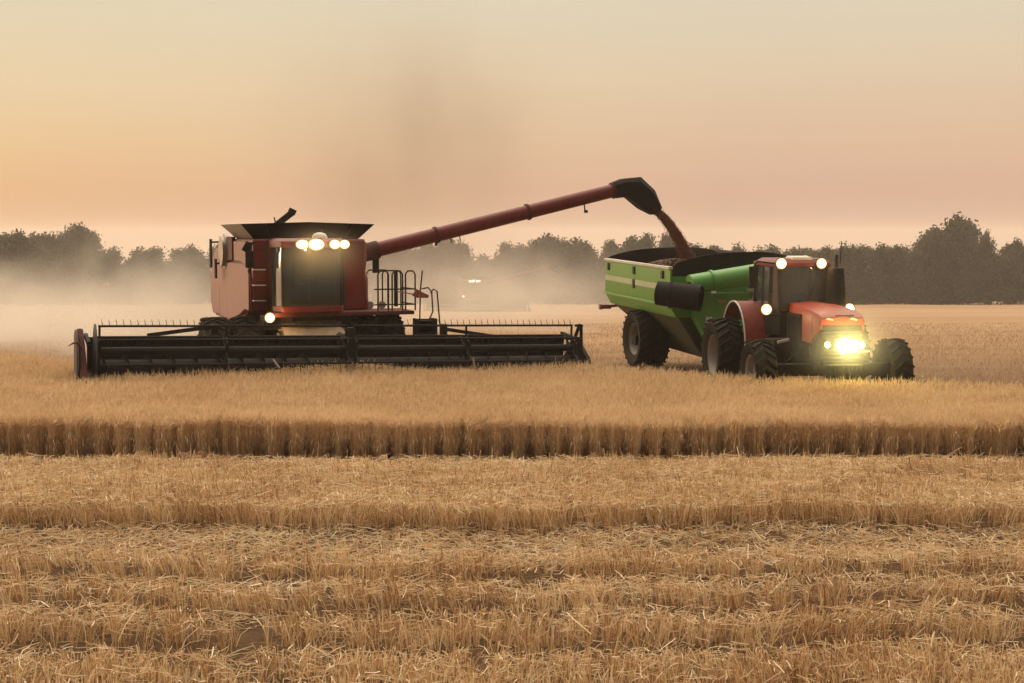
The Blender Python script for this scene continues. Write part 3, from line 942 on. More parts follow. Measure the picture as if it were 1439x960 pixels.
    m = MB().bar((2.72, -2.5, 1.56), (4.1, -2.5, 1.36), 0.09, 0.09).box((2.68, -2.5, 1.54), (0.16, 0.16, 0.3))
    m.build('reel_lift_brace', BLACK, hd)
    MB().cyl((-1.9, -3.9, 0.95), (-1.75, -3.95, 0.75), 0.03).build('reel_guard_rod', GREY, hd)
    MB().cyl((3.0, -3.9, 0.95), (3.04, -3.95, 0.7), 0.03).build('reel_guard_rod', GREY, hd)
    # end panels and crop dividers
    endp = [(-2.2, 0.2), (-2.2, 1.45), (-2.7, 1.62), (-3.4, 1.30), (-4.1, 0.85), (-4.75, 0.40), (-4.85, 0.28), (-4.0, 0.12)]
    m = MB().prism_x(endp, XL - 0.25, XL - 0.10)
    m.build('crop_divider', MAROON, hd, 0.05)
    m = MB()
    arc = [(-2.55 - 0.62 * (1 - math.cos(t)) - 0.2, 0.62 + 1.0 * math.sin(t)) for t in [PI * 0.08 + PI * 0.84 * k / 12 for k in range(13)]]
    m.prism_x([(-4.1, 0.35), (-4.1, 0.9), (-3.9, 1.35), (-3.55, 1.58), (-3.2, 1.62), (-2.9, 1.5), (-2.8, 0.35)], XL - 0.32, XL - 0.27)
    m.build('divider_fin', FIN, hd, 0.03)
    MB().tube([(XL - 0.20, -4.0, 1.25), (XL - 0.32, -4.2, 1.40), (XL - 0.42, -4.3, 1.38), (XL - 0.50, -4.35, 1.33)], [0.03, 0.03, 0.02, 0.01], 6).build('divider_tip', RED_DARK, hd)
    m = MB().cyl((XL + 0.10, RC[0], RC[1]), (XL + 0.13, RC[0], RC[1]), 0.62, n=24)
    m.build('reel_end_plate', FIN, hd)
    m = MB().bar((XR + 0.08, -3.3, 1.72), (XR + 0.2, -2.5, 1.05), 0.08, 0.06).bar((XR + 0.08, -3.4, 1.70), (XR + 0.10, -3.45, 0.5), 0.08, 0.05).bar((XR - 0.1, -3.42, 1.70), (XR + 0.12, -3.42, 1.70), 0.06, 0.06)
    m.prism_x([(-2.3, 0.2), (-2.3, 1.2), (-3.1, 1.2), (-3.6, 0.9), (-3.9, 0.55), (-4.0, 0.25), (-3.8, 0.12)], XR + 0.14, XR + 0.26)
    m.bar((XR + 0.22, -3.7, 0.75), (XR + 0.34, -4.0, 0.5), 0.10, 0.12)
    m.build('crop_divider', BLACK, hd, 0.01)
    MB().prism_x([(-3.85, 0.22), (-3.8, 0.5), (-4.0, 0.55), (-4.2, 0.3)], XR + 0.28, XR + 0.40).build('divider_tip', RED_DARK, hd)
    # cut crop lying on the platform in front of the feeder
    n = 9000
    cx = np.where(rng.random(n) < 0.5, rng.normal(0, 1.6, n), rng.uniform(XL + 0.3, XR - 0.3, n)); cx = np.clip(cx, XL + 0.3, XR - 0.3)
    cy = rng.uniform(-3.7, -2.55, n)
    pile = 0.20 + 0.28 * np.exp(-(cx / 1.8) ** 2) + 0.08 * vnoise1(cx, 77, 0.7)
    cz = 0.28 + pile * rng.random(n)
    a = rng.uniform(0, 2 * PI, n); el = rng.normal(0, 0.5, n); L = rng.uniform(0.1, 0.4, n)
    dv = np.stack([np.cos(a) * np.cos(el), np.sin(a) * np.cos(el), np.sin(el)], -1) * (L / 2)[:, None]
    c = np.stack([cx, cy, cz], -1)
    sd = np.cross(dv, np.array([0, 0.9, 0.4])); sd /= np.linalg.norm(sd, axis=1)[:, None]
    v, f = ribbons(np.stack([c - dv, c + dv], 1), sd, np.full((n, 2), 0.009))
    o = np_mesh('cut_crop', v, f, [WHEAT_HEAD]); o.parent = hd; o['kind'] = 'stuff'
    # real lamps
    warm = (1.0, 0.58, 0.20)
    for p, w in (((-0.33, -1.85, 3.64), 45), ((0.48, -1.80, 3.64), 32), ((-1.28, -1.55, 1.84), 26)):
        add_light(root, p, w, warm)
    return root


combine = make_combine()
second = copy_tree(combine)
second.location = (-4.6, 171.0, float(ground_z(0, 171.0)))
second.rotation_euler = (0, 0, R(4))
second['label'] = 'distant combine harvester with lit cab lamps, half hidden in dust'


# ------------------------------------------------------------------ tractor
def make_tractor():
    root = empty('tractor', (TRAC['loc'][0], TRAC['loc'][1], float(ground_z(0, TRAC['loc'][1]))), (0, 0, R(TRAC['th'])))
    tag(root, 'red orange tractor with lit lamps pulling the green grain cart', 'tractor')
    m = MB().span(-0.36, 0.36, -0.9, 3.6, 0.7, 1.35).span(-1.5, 1.5, -0.18, 0.18, 0.62, 0.90)
    m.cyl((-1.6, 3.0, 0.88), (1.55, 3.0, 0.88), 0.16).span(-0.30, 0.30, 3.4, 4.3, 0.62, 0.78).span(-0.6, 0.6, 2.2, 3.4, 0.8, 1.5)
    m.build('chassis', DARKM, root, 0.02)
    # bonnet: lofted, sloping to a rounded nose
    def sec(y, hw, zb, zt, cr):
        return [Vector((-hw, y, zb)), Vector((-hw, y, zt - 0.10)), Vector((-hw * 0.93, y, zt - 0.02)), Vector((-hw * 0.5, y, zt)), Vector((0, y, zt + cr)),
                Vector((hw * 0.5, y, zt)), Vector((hw * 0.93, y, zt - 0.02)), Vector((hw, y, zt - 0.10)), Vector((hw, y, zb))]
    m = MB().rings([sec(1.25, 0.50, 1.42, 2.28, 0.03), sec(0.4, 0.54, 1.42, 2.25, 0.03), sec(-0.5, 0.56, 1.40, 2.18, 0.03), sec(-0.90, 0.55, 1.66, 2.12, 0.02), sec(-1.05, 0.52, 1.76, 2.04, 0.015)])
    hood = m.build('hood', ORANGE, root, 0.015, smooth=30)
    m = MB().span(-0.575, 0.575, 0.15, 1.2, 1.05, 2.04)
    for k in range(7): m.span(-0.595, 0.595, 0.22 + k * 0.13, 0.29 + k * 0.13, 1.1, 1.98)
    m.build('side_grille', BLACK, hood)
    m = MB().rings([[Vector((-0.50, -0.98, 0.92)), Vector((0.50, -0.98, 0.92)), Vector((0.46, -1.06, 1.85)), Vector((-0.46, -1.06, 1.85))],
                    [Vector((-0.52, -0.4, 0.92)), Vector((0.52, -0.4, 0.92)), Vector((0.52, -0.4, 1.85)), Vector((-0.52, -0.4, 1.85))]])
    for k in range(9): m.span(-0.44, 0.44, -1.085, -1.03, 1.02 + k * 0.085, 1.045 + k * 0.085)
    m.build('front_grille', BLACK, hood)
    for x in (-0.34, 0.22):
        m = MB().prism_y([(x - 0.06, 1.995), (x + 0.12, 1.96), (x + 0.12, 1.99), (x, 2.03)], -1.075, -1.03)
        m.build('hood_emblem', PALE, hood)
    MB().span(-0.15, 0.28, -1.02, -0.82, 2.06, 2.085).build('hood_vent', BLACK, hood)
    for x, r, zz in ((0.02, 0.21, 1.40), (0.27, 0.14, 1.42), (0.44, 0.09, 1.41), (-0.36, 0.08, 1.42)):
        lamp(hood, (x, -1.10, zz), r, LAMP_YEL, name='headlight')
    MB().span(0.22, 0.62, -1.14, -1.10, 1.255, 1.275).build('bumper_strip', WHITE, root)
    # front weights
    m = MB()
    for k in range(9): m.span(-0.42 + k * 0.094, -0.34 + k * 0.094, -1.42, -0.95, 0.55, 0.98)
    m.build('front_weight', BLACK, root, 0.01)
    # wheels
    for x, s in ((-1.62, -1), (1.62, 1)):
        add_wheel(root, 'front_wheel', (x, 0, 0.72), 0.73, 0.52, 0.40, s, 20)
        m = MB()
        for k in range(7):
            a = R(35 + k * 18)
            m.box((x, 0.80 * math.cos(a), 0.76 + 0.80 * math.sin(a)), (0.50, 0.27, 0.02), (a - PI / 2, 0, 0))
    for x, s in ((-1.64, -1), (1.58, 1)):
        add_wheel(root, 'rear_wheel', (x, 3.0, 0.88), 0.90, 0.70, 0.50, s, 24)
    # rear fenders
    for s in (-1, 1):
        outer, inner = [], []
        for k in range(15):
            a = R(-5 + k * 11)
            # arc measured from the front of the wheel up and over
            yy, zz = 3.0 - 1.06 * math.cos(a), 0.95 + 1.06 * math.sin(a) + 0.22
            outer.append((yy, zz)); inner.append((3.0 - 1.02 * math.cos(a), 0.95 + 1.02 * math.sin(a) + 0.22))
        x0, x1 = (-1.38, -0.78) if s < 0 else (0.78, 1.38)
        f = MB().prism_x(outer + inner[::-1], x0, x1).build('fender', FENDER, root, 0.008)
        xe = x0 if s < 0 else x1
        m = MB()
        for p, q in zip(outer, outer[1:]): m.bar((xe, p[0], p[1]), (xe, q[0], q[1]), 0.028, 0.035)
        m.build('fender_edge', PALE, f)
        # inner panel between the fender and the cab
        MB().prism_x([(1.75, 1.45), (1.75, 2.22), (3.4, 2.30), (3.4, 1.45)], s * 0.76 - 0.018, s * 0.76 + 0.018).build('fender_panel', FENDER, f)
    # cab
    base = [(-0.58, 1.28), (0.58, 1.28), (0.71, 1.7), (0.71, 2.95), (-0.71, 2.95), (-0.71, 1.7)]
    top = [(-0.60, 1.36), (0.60, 1.36), (0.69, 1.65), (0.69, 2.85), (-0.69, 2.85), (-0.69, 1.65)]
    cab = MB().rings([[Vector((x, y, 1.45)) for x, y in base], [Vector((x, y, 2.05)) for x, y in base]]).build('cab', BLACK, root, 0.02, loc=(-0.14, 0, 0))
    def pane(i, j, name, mat):
        m = MB()
        a, b = base[i], base[j]; c, d = top[j], top[i]
        m.bm.faces.new([m.bm.verts.new(p) for p in ((a[0], a[1], 2.05), (b[0], b[1], 2.05), (c[0], c[1], 3.14), (d[0], d[1], 3.14))])
        m.build(name, mat, cab)
    pane(0, 1, 'windshield', CABGLASS)
    for i, j in ((1, 2), (2, 3), (4, 5), (5, 0)): pane(i, j, 'side_window', SIDEGLASS)
    pane(3, 4, 'rear_window', SIDEGLASS)
    for i in range(6):
        MB().bar((*base[i], 2.05), (*top[i], 3.14), 0.075, 0.075).build('cab_pillar', BLACK, cab)
    for s in (-1, 1):
        MB().bar((s * 0.70, 2.3, 2.05), (s * 0.68, 2.3, 3.14), 0.06, 0.06).build('cab_pillar', BLACK, cab)
    m = MB().span(-0.28, 0.28, 2.1, 2.55, 1.9, 2.35).span(-0.26, 0.26, 2.5, 2.62, 2.35, 2.95).tube([(0, 1.45, 2.0), (0, 1.65, 2.35)], 0.04)
    m.cyl((0, 1.64, 2.36), (0, 1.67, 2.39), 0.2, n=16)
    m.build('cab_interior', DARKM, cab)
    rp = [(-0.66, 1.22), (0.66, 1.22), (0.74, 1.6), (0.74, 2.95), (-0.74, 2.95), (-0.74, 1.6)]
    MB().rings([[Vector((x, y, 3.13)) for x, y in rp], [Vector((x * 1.01, y, 3.22)) for x, y in rp], [Vector((x * 0.80, 2.0 + (y - 2.0) * 0.85, 3.33)) for x, y in rp]]).build('cab_roof', RED, cab, 0.02)
    MB().rings([[Vector((-0.04 + a * 0.28, 1.30, 3.27 + b)) for a, b in ((-1, 0), (1, 0), (0.85, 0.09), (-0.85, 0.09))], [Vector((-0.04 + a * 0.28, 1.75, 3.32 + b)) for a, b in ((-1, 0), (1, 0), (0.85, 0.07), (-0.85, 0.07))]]).build('roof_hatch', PALE, cab, 0.01)
    lamp(cab, (-0.60, 1.16, 3.21), 0.135, LAMP_WARM)
    lamp(cab, (0.40, 1.16, 3.21), 0.13, LAMP_WARM)
    for x in (-1.16, 0.90):
        lamp(root, (x, 0.95, 2.12), 0.135, LAMP_WARM)
        MB().tube([(0.62 if x > 0 else -0.66, 1.3, 1.95), (x, 1.1, 1.98), (x, 1.02, 2.08)], 0.025).build('lamp_bracket', BLACK, root)
    # mirrors
    for s in (-1,):
        m = MB().box((s * 1.38, 1.30, 2.88), (0.22, 0.07, 0.52)).tube([(s * 0.75, 1.35, 3.2), (s * 1.3, 1.30, 3.26), (s * 1.38, 1.30, 3.13)], 0.022)
        m.build('mirror', BLACK, root, 0.015)
    # exhaust stack with its heat shield, on the near corner of the cab
    m = MB().rings([[Vector((0.58 + r * math.cos(2 * PI * i / 16), 1.02 + r * math.sin(2 * PI * i / 16), z)) for i in range(16)] for r, z in ((0.25, 2.05), (0.235, 2.5), (0.19, 3.0), (0.18, 3.10), (0.06, 3.12))])
    m.tube([(0.58, 1.02, 3.1), (0.58, 1.02, 3.32), (0.60, 1.06, 3.40)], 0.04)
    m.build('exhaust_stack', BLACK, root)
    MB().tube([(0.78, 1.3, 3.2), (0.80, 1.3, 3.75)], 0.012, 6).build('antenna', BLACK, root)
    MB().bar((-0.10, 1.22, 2.10), (0.16, 1.29, 2.72), 0.02, 0.02).build('wiper', BLACK, root)
    MB().tube([(-0.98, 1.15, 1.5), (-1.02, 1.12, 2.0), (-0.96, 1.25, 2.45), (-0.86, 1.4, 2.5)], 0.018, 6).build('grab_rail', BLACK, root)
    MB().tube([(-0.62, -0.2, 1.35), (-0.72, 0.1, 1.1), (-0.9, 0.05, 0.95), (-1.2, 0.0, 0.85)], 0.022, 6).build('hydraulic_hose', BLACK, root)
    for s in (-1, 1):
        MB().span(min(s * 0.555, s * 0.562), max(s * 0.555, s * 0.562), -0.62, -0.60, 1.66, 2.05).build('hood_seam', BLACK, hood)
    # steps and fuel tank between the wheels
    m = MB().rings([[Vector((-0.95, y, z)) for y, z in ((1.0, 0.7), (2.0, 0.65), (2.05, 1.35), (0.95, 1.4))], [Vector((-0.55, y, z)) for y, z in ((0.9, 0.6), (2.0, 0.6), (2.1, 1.4), (0.9, 1.45))]])
    for k in range(3): m.span(-1.25, -0.9, 1.15, 1.6, 0.55 + 0.32 * k, 0.59 + 0.32 * k)
    m.build('fuel_tank', DARKM, root, 0.03)
    MB().bar((-1.0, 0.55, 1.36), (-0.72, 0.55, 1.42), 0.06, 0.06).build('step_plate', PALE, root)
    yel = (1.0, 0.88, 0.30)
    add_light(root, (0.06, -1.36, 1.40), 140, yel, 0.10)
    for p, w in (((-0.74, 0.92, 3.2), 7), ((0.26, 0.92, 3.2), 7), ((-1.16, 0.70, 2.12), 9), ((0.90, 0.70, 2.12), 5)):
        add_light(root, p, w, (1.0, 0.58, 0.20))
    return root


tractor = make_tractor()


# ------------------------------------------------------------------ grain cart
def make_cart():
    gz = float(ground_z(0, 42.5))
    root = empty('grain_cart', (CART['loc'][0], CART['loc'][1], gz + 0.02), (R(1.6), 0, R(CART['th'])))
    tag(root, 'green grain cart with folded auger being filled by the combine', 'grain cart')
    L, W = 5.55, 1.92
    # side walls: upright upper wall, lower wall leaning in
    for s in (-1, 1):
        m = MB()
        prof = [(s * W, 3.00), (s * W, 2.00), (s * (W - 0.20), 1.66), (s * (W - 0.26), 1.66), (s * (W - 0.06), 2.02), (s * (W - 0.06), 3.00)]
        m.prism_y(prof, 0.0, L)
        m.span(min(s * W, s * (W + 0.035)), max(s * W, s * (W + 0.035)), 0.0, L, 1.97, 2.03)
        sd = m.build('side_wall', GREEN, root, 0.008)
        MB().span(min(s * (W - 0.07), s * (W + 0.05)), max(s * (W - 0.07), s * (W + 0.05)), -0.02, L + 0.02, 3.002, 3.075).build('rim_trim', PALE, sd, 0.01)
        m = MB()
        for yy in (0.55, 2.9, 5.2): m.span(min(s * W, s * (W + 0.05)), max(s * W, s * (W + 0.05)), yy - 0.07, yy + 0.07, 2.72, 2.94)
        m.span(min(s * W, s * (W + 0.04)), max(s * W, s * (W + 0.04)), 2.84, 2.98, 2.30, 2.56)
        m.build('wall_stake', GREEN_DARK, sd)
        for y0, y1 in ((0.85, 2.8), (3.05, 5.5)):
            MB().span(min(s * W, s * (W + 0.012)), max(s * W, s * (W + 0.012)), y0, y1, 2.40, 2.56).build('wall_stripe', STRIPE, sd)
    # end walls with arched black tops
    for y0, top, name in ((0.0, 0.34, 'front_wall'), (L - 0.06, 0.27, 'rear_wall')):
        prof = [(-W + 0.07, 2.80), (-W + 0.07, 2.02), (-W + 0.25, 1.66), (W - 0.25, 1.66), (W - 0.07, 2.02), (W - 0.07, 2.80)]
        w = MB().prism_y(prof, y0, y0 + 0.06).build(name, GREEN, root)
        xs = [-W + 2 * W * k / 20 for k in range(21)]
        arch = [(x, 3.08 + 0.045 * (x + W) + (top - 0.04) * (1 - abs(x / W) ** 2.8)) for x in xs]
        MB().prism_y([(-W + 0.06, 2.803)] + [(max(-W + 0.06, min(W - 0.06, x)), zz) for x, zz in arch] + [(W - 0.06, 2.803)], y0 + 0.005, y0 + 0.055).build('arched_top', BLACK, w)
    # tarpaulin bows and roll along the far side
    m = MB().cyl((W + 0.02, 0.02, 3.20), (W + 0.02, L - 0.02, 3.20), 0.13, n=14)
    m.build('rolled_tarp', BLACK, root)
    # hopper under the box
    m = MB().rings([[Vector((-W + 0.27, 0.03, 1.66)), Vector((W - 0.27, 0.03, 1.66)), Vector((W - 0.27, L - 0.03, 1.66)), Vector((-W + 0.27, L - 0.03, 1.66))],
                    [Vector((-0.75, 0.35, 0.48)), Vector((0.55, 0.35, 0.48)), Vector((0.55, 3.4, 0.48)), Vector((-0.75, 3.4, 0.48))]])
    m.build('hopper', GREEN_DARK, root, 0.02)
    m = MB().span(-0.9, -0.75, -0.1, 4.8, 0.80, 1.02).span(0.75, 0.9, -0.1, 4.8, 0.80, 1.02).span(-1.9, 1.9, 2.75, 3.05, 0.62, 0.90)
    m.bar((-0.82, 0, 0.9), (-0.05, -2.5, 0.72), 0.16, 0.2).bar((0.82, 0, 0.9), (0.05, -2.5, 0.72), 0.16, 0.2).bar((0, -2.35, 0.72), (0, -2.9, 0.70), 0.14, 0.12)
    m.bar((-1.6, 0.6, 1.7), (-0.85, 1.2, 0.95), 0.1, 0.1).bar((-1.6, 4.6, 1.7), (-0.85, 4.2, 0.95), 0.1, 0.1)
    m.build('frame', BLACK, root, 0.01)
    m = MB().prism_y([(-1.30, 1.90), (-1.30, 1.66), (-0.92, 1.05), (-0.75, 0.55), (0.15, 0.55), (0.30, 1.05), (0.30, 2.36), (-1.05, 2.36)], -0.34, -0.004)
    hs = m.build('auger_housing', GREEN, root, 0.02)
    MB().span(-0.98, -0.80, -0.362, -0.342, 1.60, 1.70).span(-0.98, -0.80, -0.362, -0.342, 1.46, 1.58).build('white_decal', WHITE, hs)
    MB().span(-0.62, -0.40, -0.37, -0.342, 2.10, 2.17).build('amber_reflector', YELLOW, hs)
    m = MB().span(0.30, 1.7, -0.22, -0.004, 2.06, 2.16).span(0.34, 1.65, -0.14, -0.004, 2.36, 2.44)
    m.build('crossbeam', STRIPE, root)
    m = MB().span(-1.75, 1.75, -0.03, -0.004, 1.72, 1.80)
    m.build('wall_rib', GREEN, root)
    # folded unloading auger across the front
    a = MB().cyl((-1.55, -0.55, 2.60), (1.95, -0.55, 3.12), 0.285, 0.285, n=26).build('unload_auger', GREEN, root)
    MB().cyl((-0.95, -0.55, 2.689), (-0.88, -0.55, 2.70), 0.32, n=26).build('auger_flange', GREEN, a)
    MB().cyl((0.55, -0.55, 2.912), (0.60, -0.55, 2.92), 0.305, n=26).build('auger_flange', GREEN, a)
    MB().box((-0.98, -0.86, 2.42), (0.14, 0.04, 0.07)).build('white_decal', WHITE, a)
    MB().box((0.45, -0.55, 3.21), (0.22, 0.12, 0.08)).build('auger_rest', GREY, a)
    # black rubber spout, open towards the tractor side
    m = MB()
    c0, c1 = Vector((-2.42, -0.30, 2.38)), Vector((-1.42, -1.02, 2.27))
    x, y, zz = frame_from(c0, c1)
    rr = []
    for t, r in ((0.0, 0.26), (0.02, 0.33), (0.30, 0.34), (0.33, 0.385), (0.36, 0.345), (1.0, 0.37), (1.0, 0.33), (0.45, 0.30)):
        c = c0 + (c1 - c0) * t
        rr.append([c + x * (r * math.cos(2 * PI * i / 24)) + y * (r * math.sin(2 * PI * i / 24)) for i in range(24)])
    m.rings(rr, True, True)
    m.bar((-2.35, -0.35, 2.2), (-1.5, -0.5, 2.55), 0.3, 0.3)
    m.build('spout', BLACK, a)
    # wheels
    for s in (-1, 1):
        add_wheel(root, 'wheel', (s * 1.52, 2.9, 0.80), 0.84, 0.95, 0.47, s, 22, RIM)
    # rear lamp bracket and ladder
    m = MB().bar((-1.4, 5.4, 1.60), (-1.80, 5.5, 1.56), 0.06, 0.08).box((-1.90, 5.5, 1.55), (0.30, 0.14, 0.13)).cyl((-2.04, 5.5, 1.55), (-2.12, 5.5, 1.55), 0.09)
    m.build('tail_lamp_bracket', REFLECT, root)
    return root


cart = make_cart()

# heap of grain inside the cart
g = Batch()
n = 26000
u = rng.uniform(-1.80, 1.80, n); w = rng.uniform(0.12, 5.4, n)
zz = 2.86 + 0.34 * np.exp(-((u + 0.9) ** 2 / 1.0 + (w - 2.2) ** 2 / 3.0)) - 0.12 * (np.abs(u) / 1.8) ** 2 + rng.uniform(-0.01, 0.02, n)
th = R(CART['th'])
wx = CART['loc'][0] + u * math.cos(th) - w * math.sin(th); wy = CART['loc'][1] + u * math.sin(th) + w * math.cos(th)
wz = zz + float(ground_z(0, 42.5)) + 0.02 + w * math.sin(R(1.6))
aa = rng.uniform(0, 2 * PI, n)
dv = np.stack([np.cos(aa), np.sin(aa), rng.normal(0, 0.2, n)], -1) * 0.035
v, f = ribbons(np.stack([np.stack([wx, wy, wz], -1) - dv, np.stack([wx, wy, wz], -1) + dv], 1), np.stack([-np.sin(aa), np.cos(aa), np.zeros(n)], -1), np.full((n, 2), 0.05))
o = np_mesh('grain_heap', v, f, [GRAIN])
tag(o, 'heap of brown wheat grain filling the green cart', 'grain', kind='stuff')

# ------------------------------------------------------------------ stream of grain from the spout
def make_stream():
    B = Batch()
    n = 45000
    sx, sy = to_world(COMB, 10.40, 1.0); sz = 4.66 + float(ground_z(0, 37.2))
    ex, ey, ez = 5.28, 42.05, 3.02
    t = rng.random(n) ** 0.9
    # thrown outwards, then falling
    px = sx + (ex - sx) * (1.0 * t)
    py = sy + (ey - sy) * t
    pz = sz + (ez - sz) * (0.42 * t + 0.58 * t * t)
    rad = (0.10 + 0.10 * t) * np.sqrt(rng.random(n)) * (1 + 0.5 * (rng.random(n) > 0.93))
    a = rng.uniform(0, 2 * PI, n)
    p = np.stack([px + rad * np.cos(a), py + rad * np.sin(a), pz + rng.normal(0, 0.03, n)], -1)
    d = np.stack([np.full(n, (ex - sx)), np.full(n, ey - sy), (ez - sz) * (0.42 + 1.16 * t)], -1)
    d /= np.linalg.norm(d, axis=1)[:, None]
    fa = rng.uniform(0, PI, n)
    side = np.cross(d, np.stack([np.cos(fa), np.sin(fa), np.zeros(n) + 0.3], -1)); side /= np.linalg.norm(side, axis=1)[:, None]
    v, f = ribbons(np.stack([p - d * 0.014, p + d * 0.014], 1), side, np.full((n, 2), 0.011)); B.add(v, f, 0)
    o = B.build('grain_stream', [GRAIN])
    tag(o, 'stream of brown grain pouring from the auger spout into the cart', 'grain', kind='stuff')


make_stream()


# ------------------------------------------------------------------ trees
def crown_mesh(seed, n_lobes, n_leaf, squat):
    r = np.random.default_rng(seed)
    lob = []
    for k in range(n_lobes):
        a = r.uniform(0, 2 * PI); rad = r.uniform(0, 0.30); zc = r.uniform(0.10, 0.74)
        s = r.uniform(0.20, 0.34) * (1.0 - 0.35 * max(0, zc - 0.5))
        lob.append((rad * math.cos(a), rad * math.sin(a), zc, s, s * r.uniform(0.7, 1.0)))
    lob.append((0, 0, 0.5, 0.34, 0.42))
    lob.append((0, 0, 0.14, 0.42, 0.16))
    lob.append((r.uniform(-.2, .2), r.uniform(-.2, .2), 0.20, 0.36, 0.20))
    lob.append((r.uniform(-.1, .1), r.uniform(-.1, .1), 0.80, 0.2, 0.2))
    P, S = [], []
    per = n_leaf // len(lob)
    for (x, y, z, s, h) in lob:
        d = r.normal(0, 1, (per, 3)); d /= np.linalg.norm(d, axis=1)[:, None]
        rr = r.random(per) ** 0.45
        p = np.stack([x + d[:, 0] * rr * s, y + d[:, 1] * rr * s, z + d[:, 2] * rr * h], -1)
        # twig tufts: pull leaves into small clumps so that the outline breaks up
        c = r.integers(0, per, per // 9)
        idx = r.integers(0, len(c), per)
        p = p * 0.45 + (p[c][idx] + r.normal(0, 0.030, (per, 3))) * 0.55
        P.append(p)
    P = np.concatenate(P)
    P[:, 2] = np.clip(P[:, 2], 0.02, None)
    n = len(P)
    a = r.normal(0, 1, (n, 3)); a /= np.linalg.norm(a, axis=1)[:, None]
    b = np.cross(a, r.normal(0, 1, (n, 3))); b /= np.linalg.norm(b, axis=1)[:, None]
    s = r.uniform(0.009, 0.021, n)
    v, f = ribbons(np.stack([P - a * s[:, None], P + a * s[:, None] * 0.2, P + a * s[:, None]], 1), b, np.stack([s * 0.7, s * 1.5, s * 0.4], 1))
    top = np.quantile(P[:, 2], 0.995)
    v[:, 2] /= top
    return v, f


def trunk_mesh(m):
    m.tube([(0, 0, -0.02), (0.005, 0, 0.15), (-0.01, 0.01, 0.35), (0.01, 0, 0.6)], [0.032, 0.022, 0.017, 0.008], 8)
    for a, zz, ln in ((0.3, 0.22, 0.28), (2.2, 0.28, 0.26), (4.1, 0.33, 0.24), (5.3, 0.42, 0.2)):
        m.tube([(0, 0, zz), (math.cos(a) * ln * 0.5, math.sin(a) * ln * 0.5, zz + 0.10), (math.cos(a) * ln, math.sin(a) * ln, zz + 0.22)], [0.012, 0.008, 0.003], 6)


def make_trees():
    protos = []
    for k in range(8):
        root = empty('tree', (0, 0, 0))
        v, f = crown_mesh(100 + k, 7 + k % 4, 13000, 1)
        c = np_mesh('crown', v, f, [LEAF]); c.parent = root
        m = MB(); trunk_mesh(m); m.build('trunk', BARK, root)
        protos.append(root)
    # outline of the treeline in the photograph, as (sideways angle, top angle) at the camera
    sky = np.array([(-420, 338), (0, 333), (40, 331), (62, 329), (80, 331), (92, 322), (112, 320), (130, 328), (148, 350), (175, 350), (200, 347), (240, 350), (270, 350),
                    (300, 346), (330, 345), (430, 346), (520, 346), (570, 344), (610, 340), (645, 340), (668, 347), (686, 358), (702, 345), (725, 340), (750, 336),
                    (790, 336), (810, 343), (835, 342), (870, 338), (905, 333), (935, 331), (985, 345), (1050, 349), (1110, 350), (1140, 348), (1180, 344), (1200, 347),
                    (1235, 342), (1255, 347), (1290, 341), (1305, 328), (1325, 313), (1350, 310), (1368, 318), (1374, 334), (1384, 331), (1396, 340), (1439, 340), (1860, 338)])
    used = [False] * len(protos)

    def place(px, d, top_px, width, label, group, flip):
        k = random.randrange(len(protos))
        if not used[k]:
            t = protos[k]; used[k] = True
        else:
            t = copy_tree(protos[k])
        x = (px - 719.5) / 2000 * d
        z0 = float(ground_z(x, d))
        h = 3.9 + (330 - top_px) / 2000 * d - z0
        t.location = (x, d, z0 - 0.1)
        t.rotation_euler = (0, 0, random.uniform(0, 2 * PI))
        t.scale = (width, width, h)
        tag(t, label, 'tree', group)
        return t

    # marked trees first
    place(110, 262, 319, 9.5, 'tall dark round tree rising above the left treeline', None, 0)
    place(40, 258, 330, 15, 'broad dark tree at the left end of the treeline', None, 0)
    place(1346, 285, 308, 15, 'tallest domed tree in the treeline right of the tractor', None, 0)
    place(1312, 288, 325, 8, 'shoulder tree against the left flank of the tallest domed tree', None, 0)
    place(1385, 292, 328, 4.2, 'small round treetop just beside the tallest domed tree', None, 0)
    place(632, 300, 338, 15, 'hazy domed tree above the distant combine, left of the treeline gap', None, 0)
    place(770, 300, 335, 16, 'hazy domed tree just past the gap in the treeline', None, 0)
    sect = [(-9999, 330, 'dark tree in the treeline left of the combine', 'trees left of the combine'),
            (330, 560, 'tree in the treeline behind the combine', 'trees behind the combine'),
            (560, 960, 'dust-veiled tree in the treeline under the long auger', 'trees under the long auger'),
            (960, 9999, 'tree in the treeline right of the grain cart', 'trees right of the grain cart')]
    px = -230
    while px < 1680:
        top = float(np.interp(px, sky[:, 0], sky[:, 1]))
        for a, b, lab, grp in sect:
            if a <= px < b:
                skip = 330 <= px < 520 and random.random() < 0.5
                if not skip:
                    d = random.uniform(270, 300) + (10 if 560 < px < 960 else 0)
                    place(px, d, top + random.uniform(-1, 5), random.uniform(10, 14), lab, grp, 0)
                    if random.random() < 0.75:
                        place(px + random.uniform(8, 24), d + random.uniform(14, 28), top + random.uniform(2, 10), random.uniform(13, 18), lab, grp, 0)
        px += random.uniform(24, 34)


make_trees()


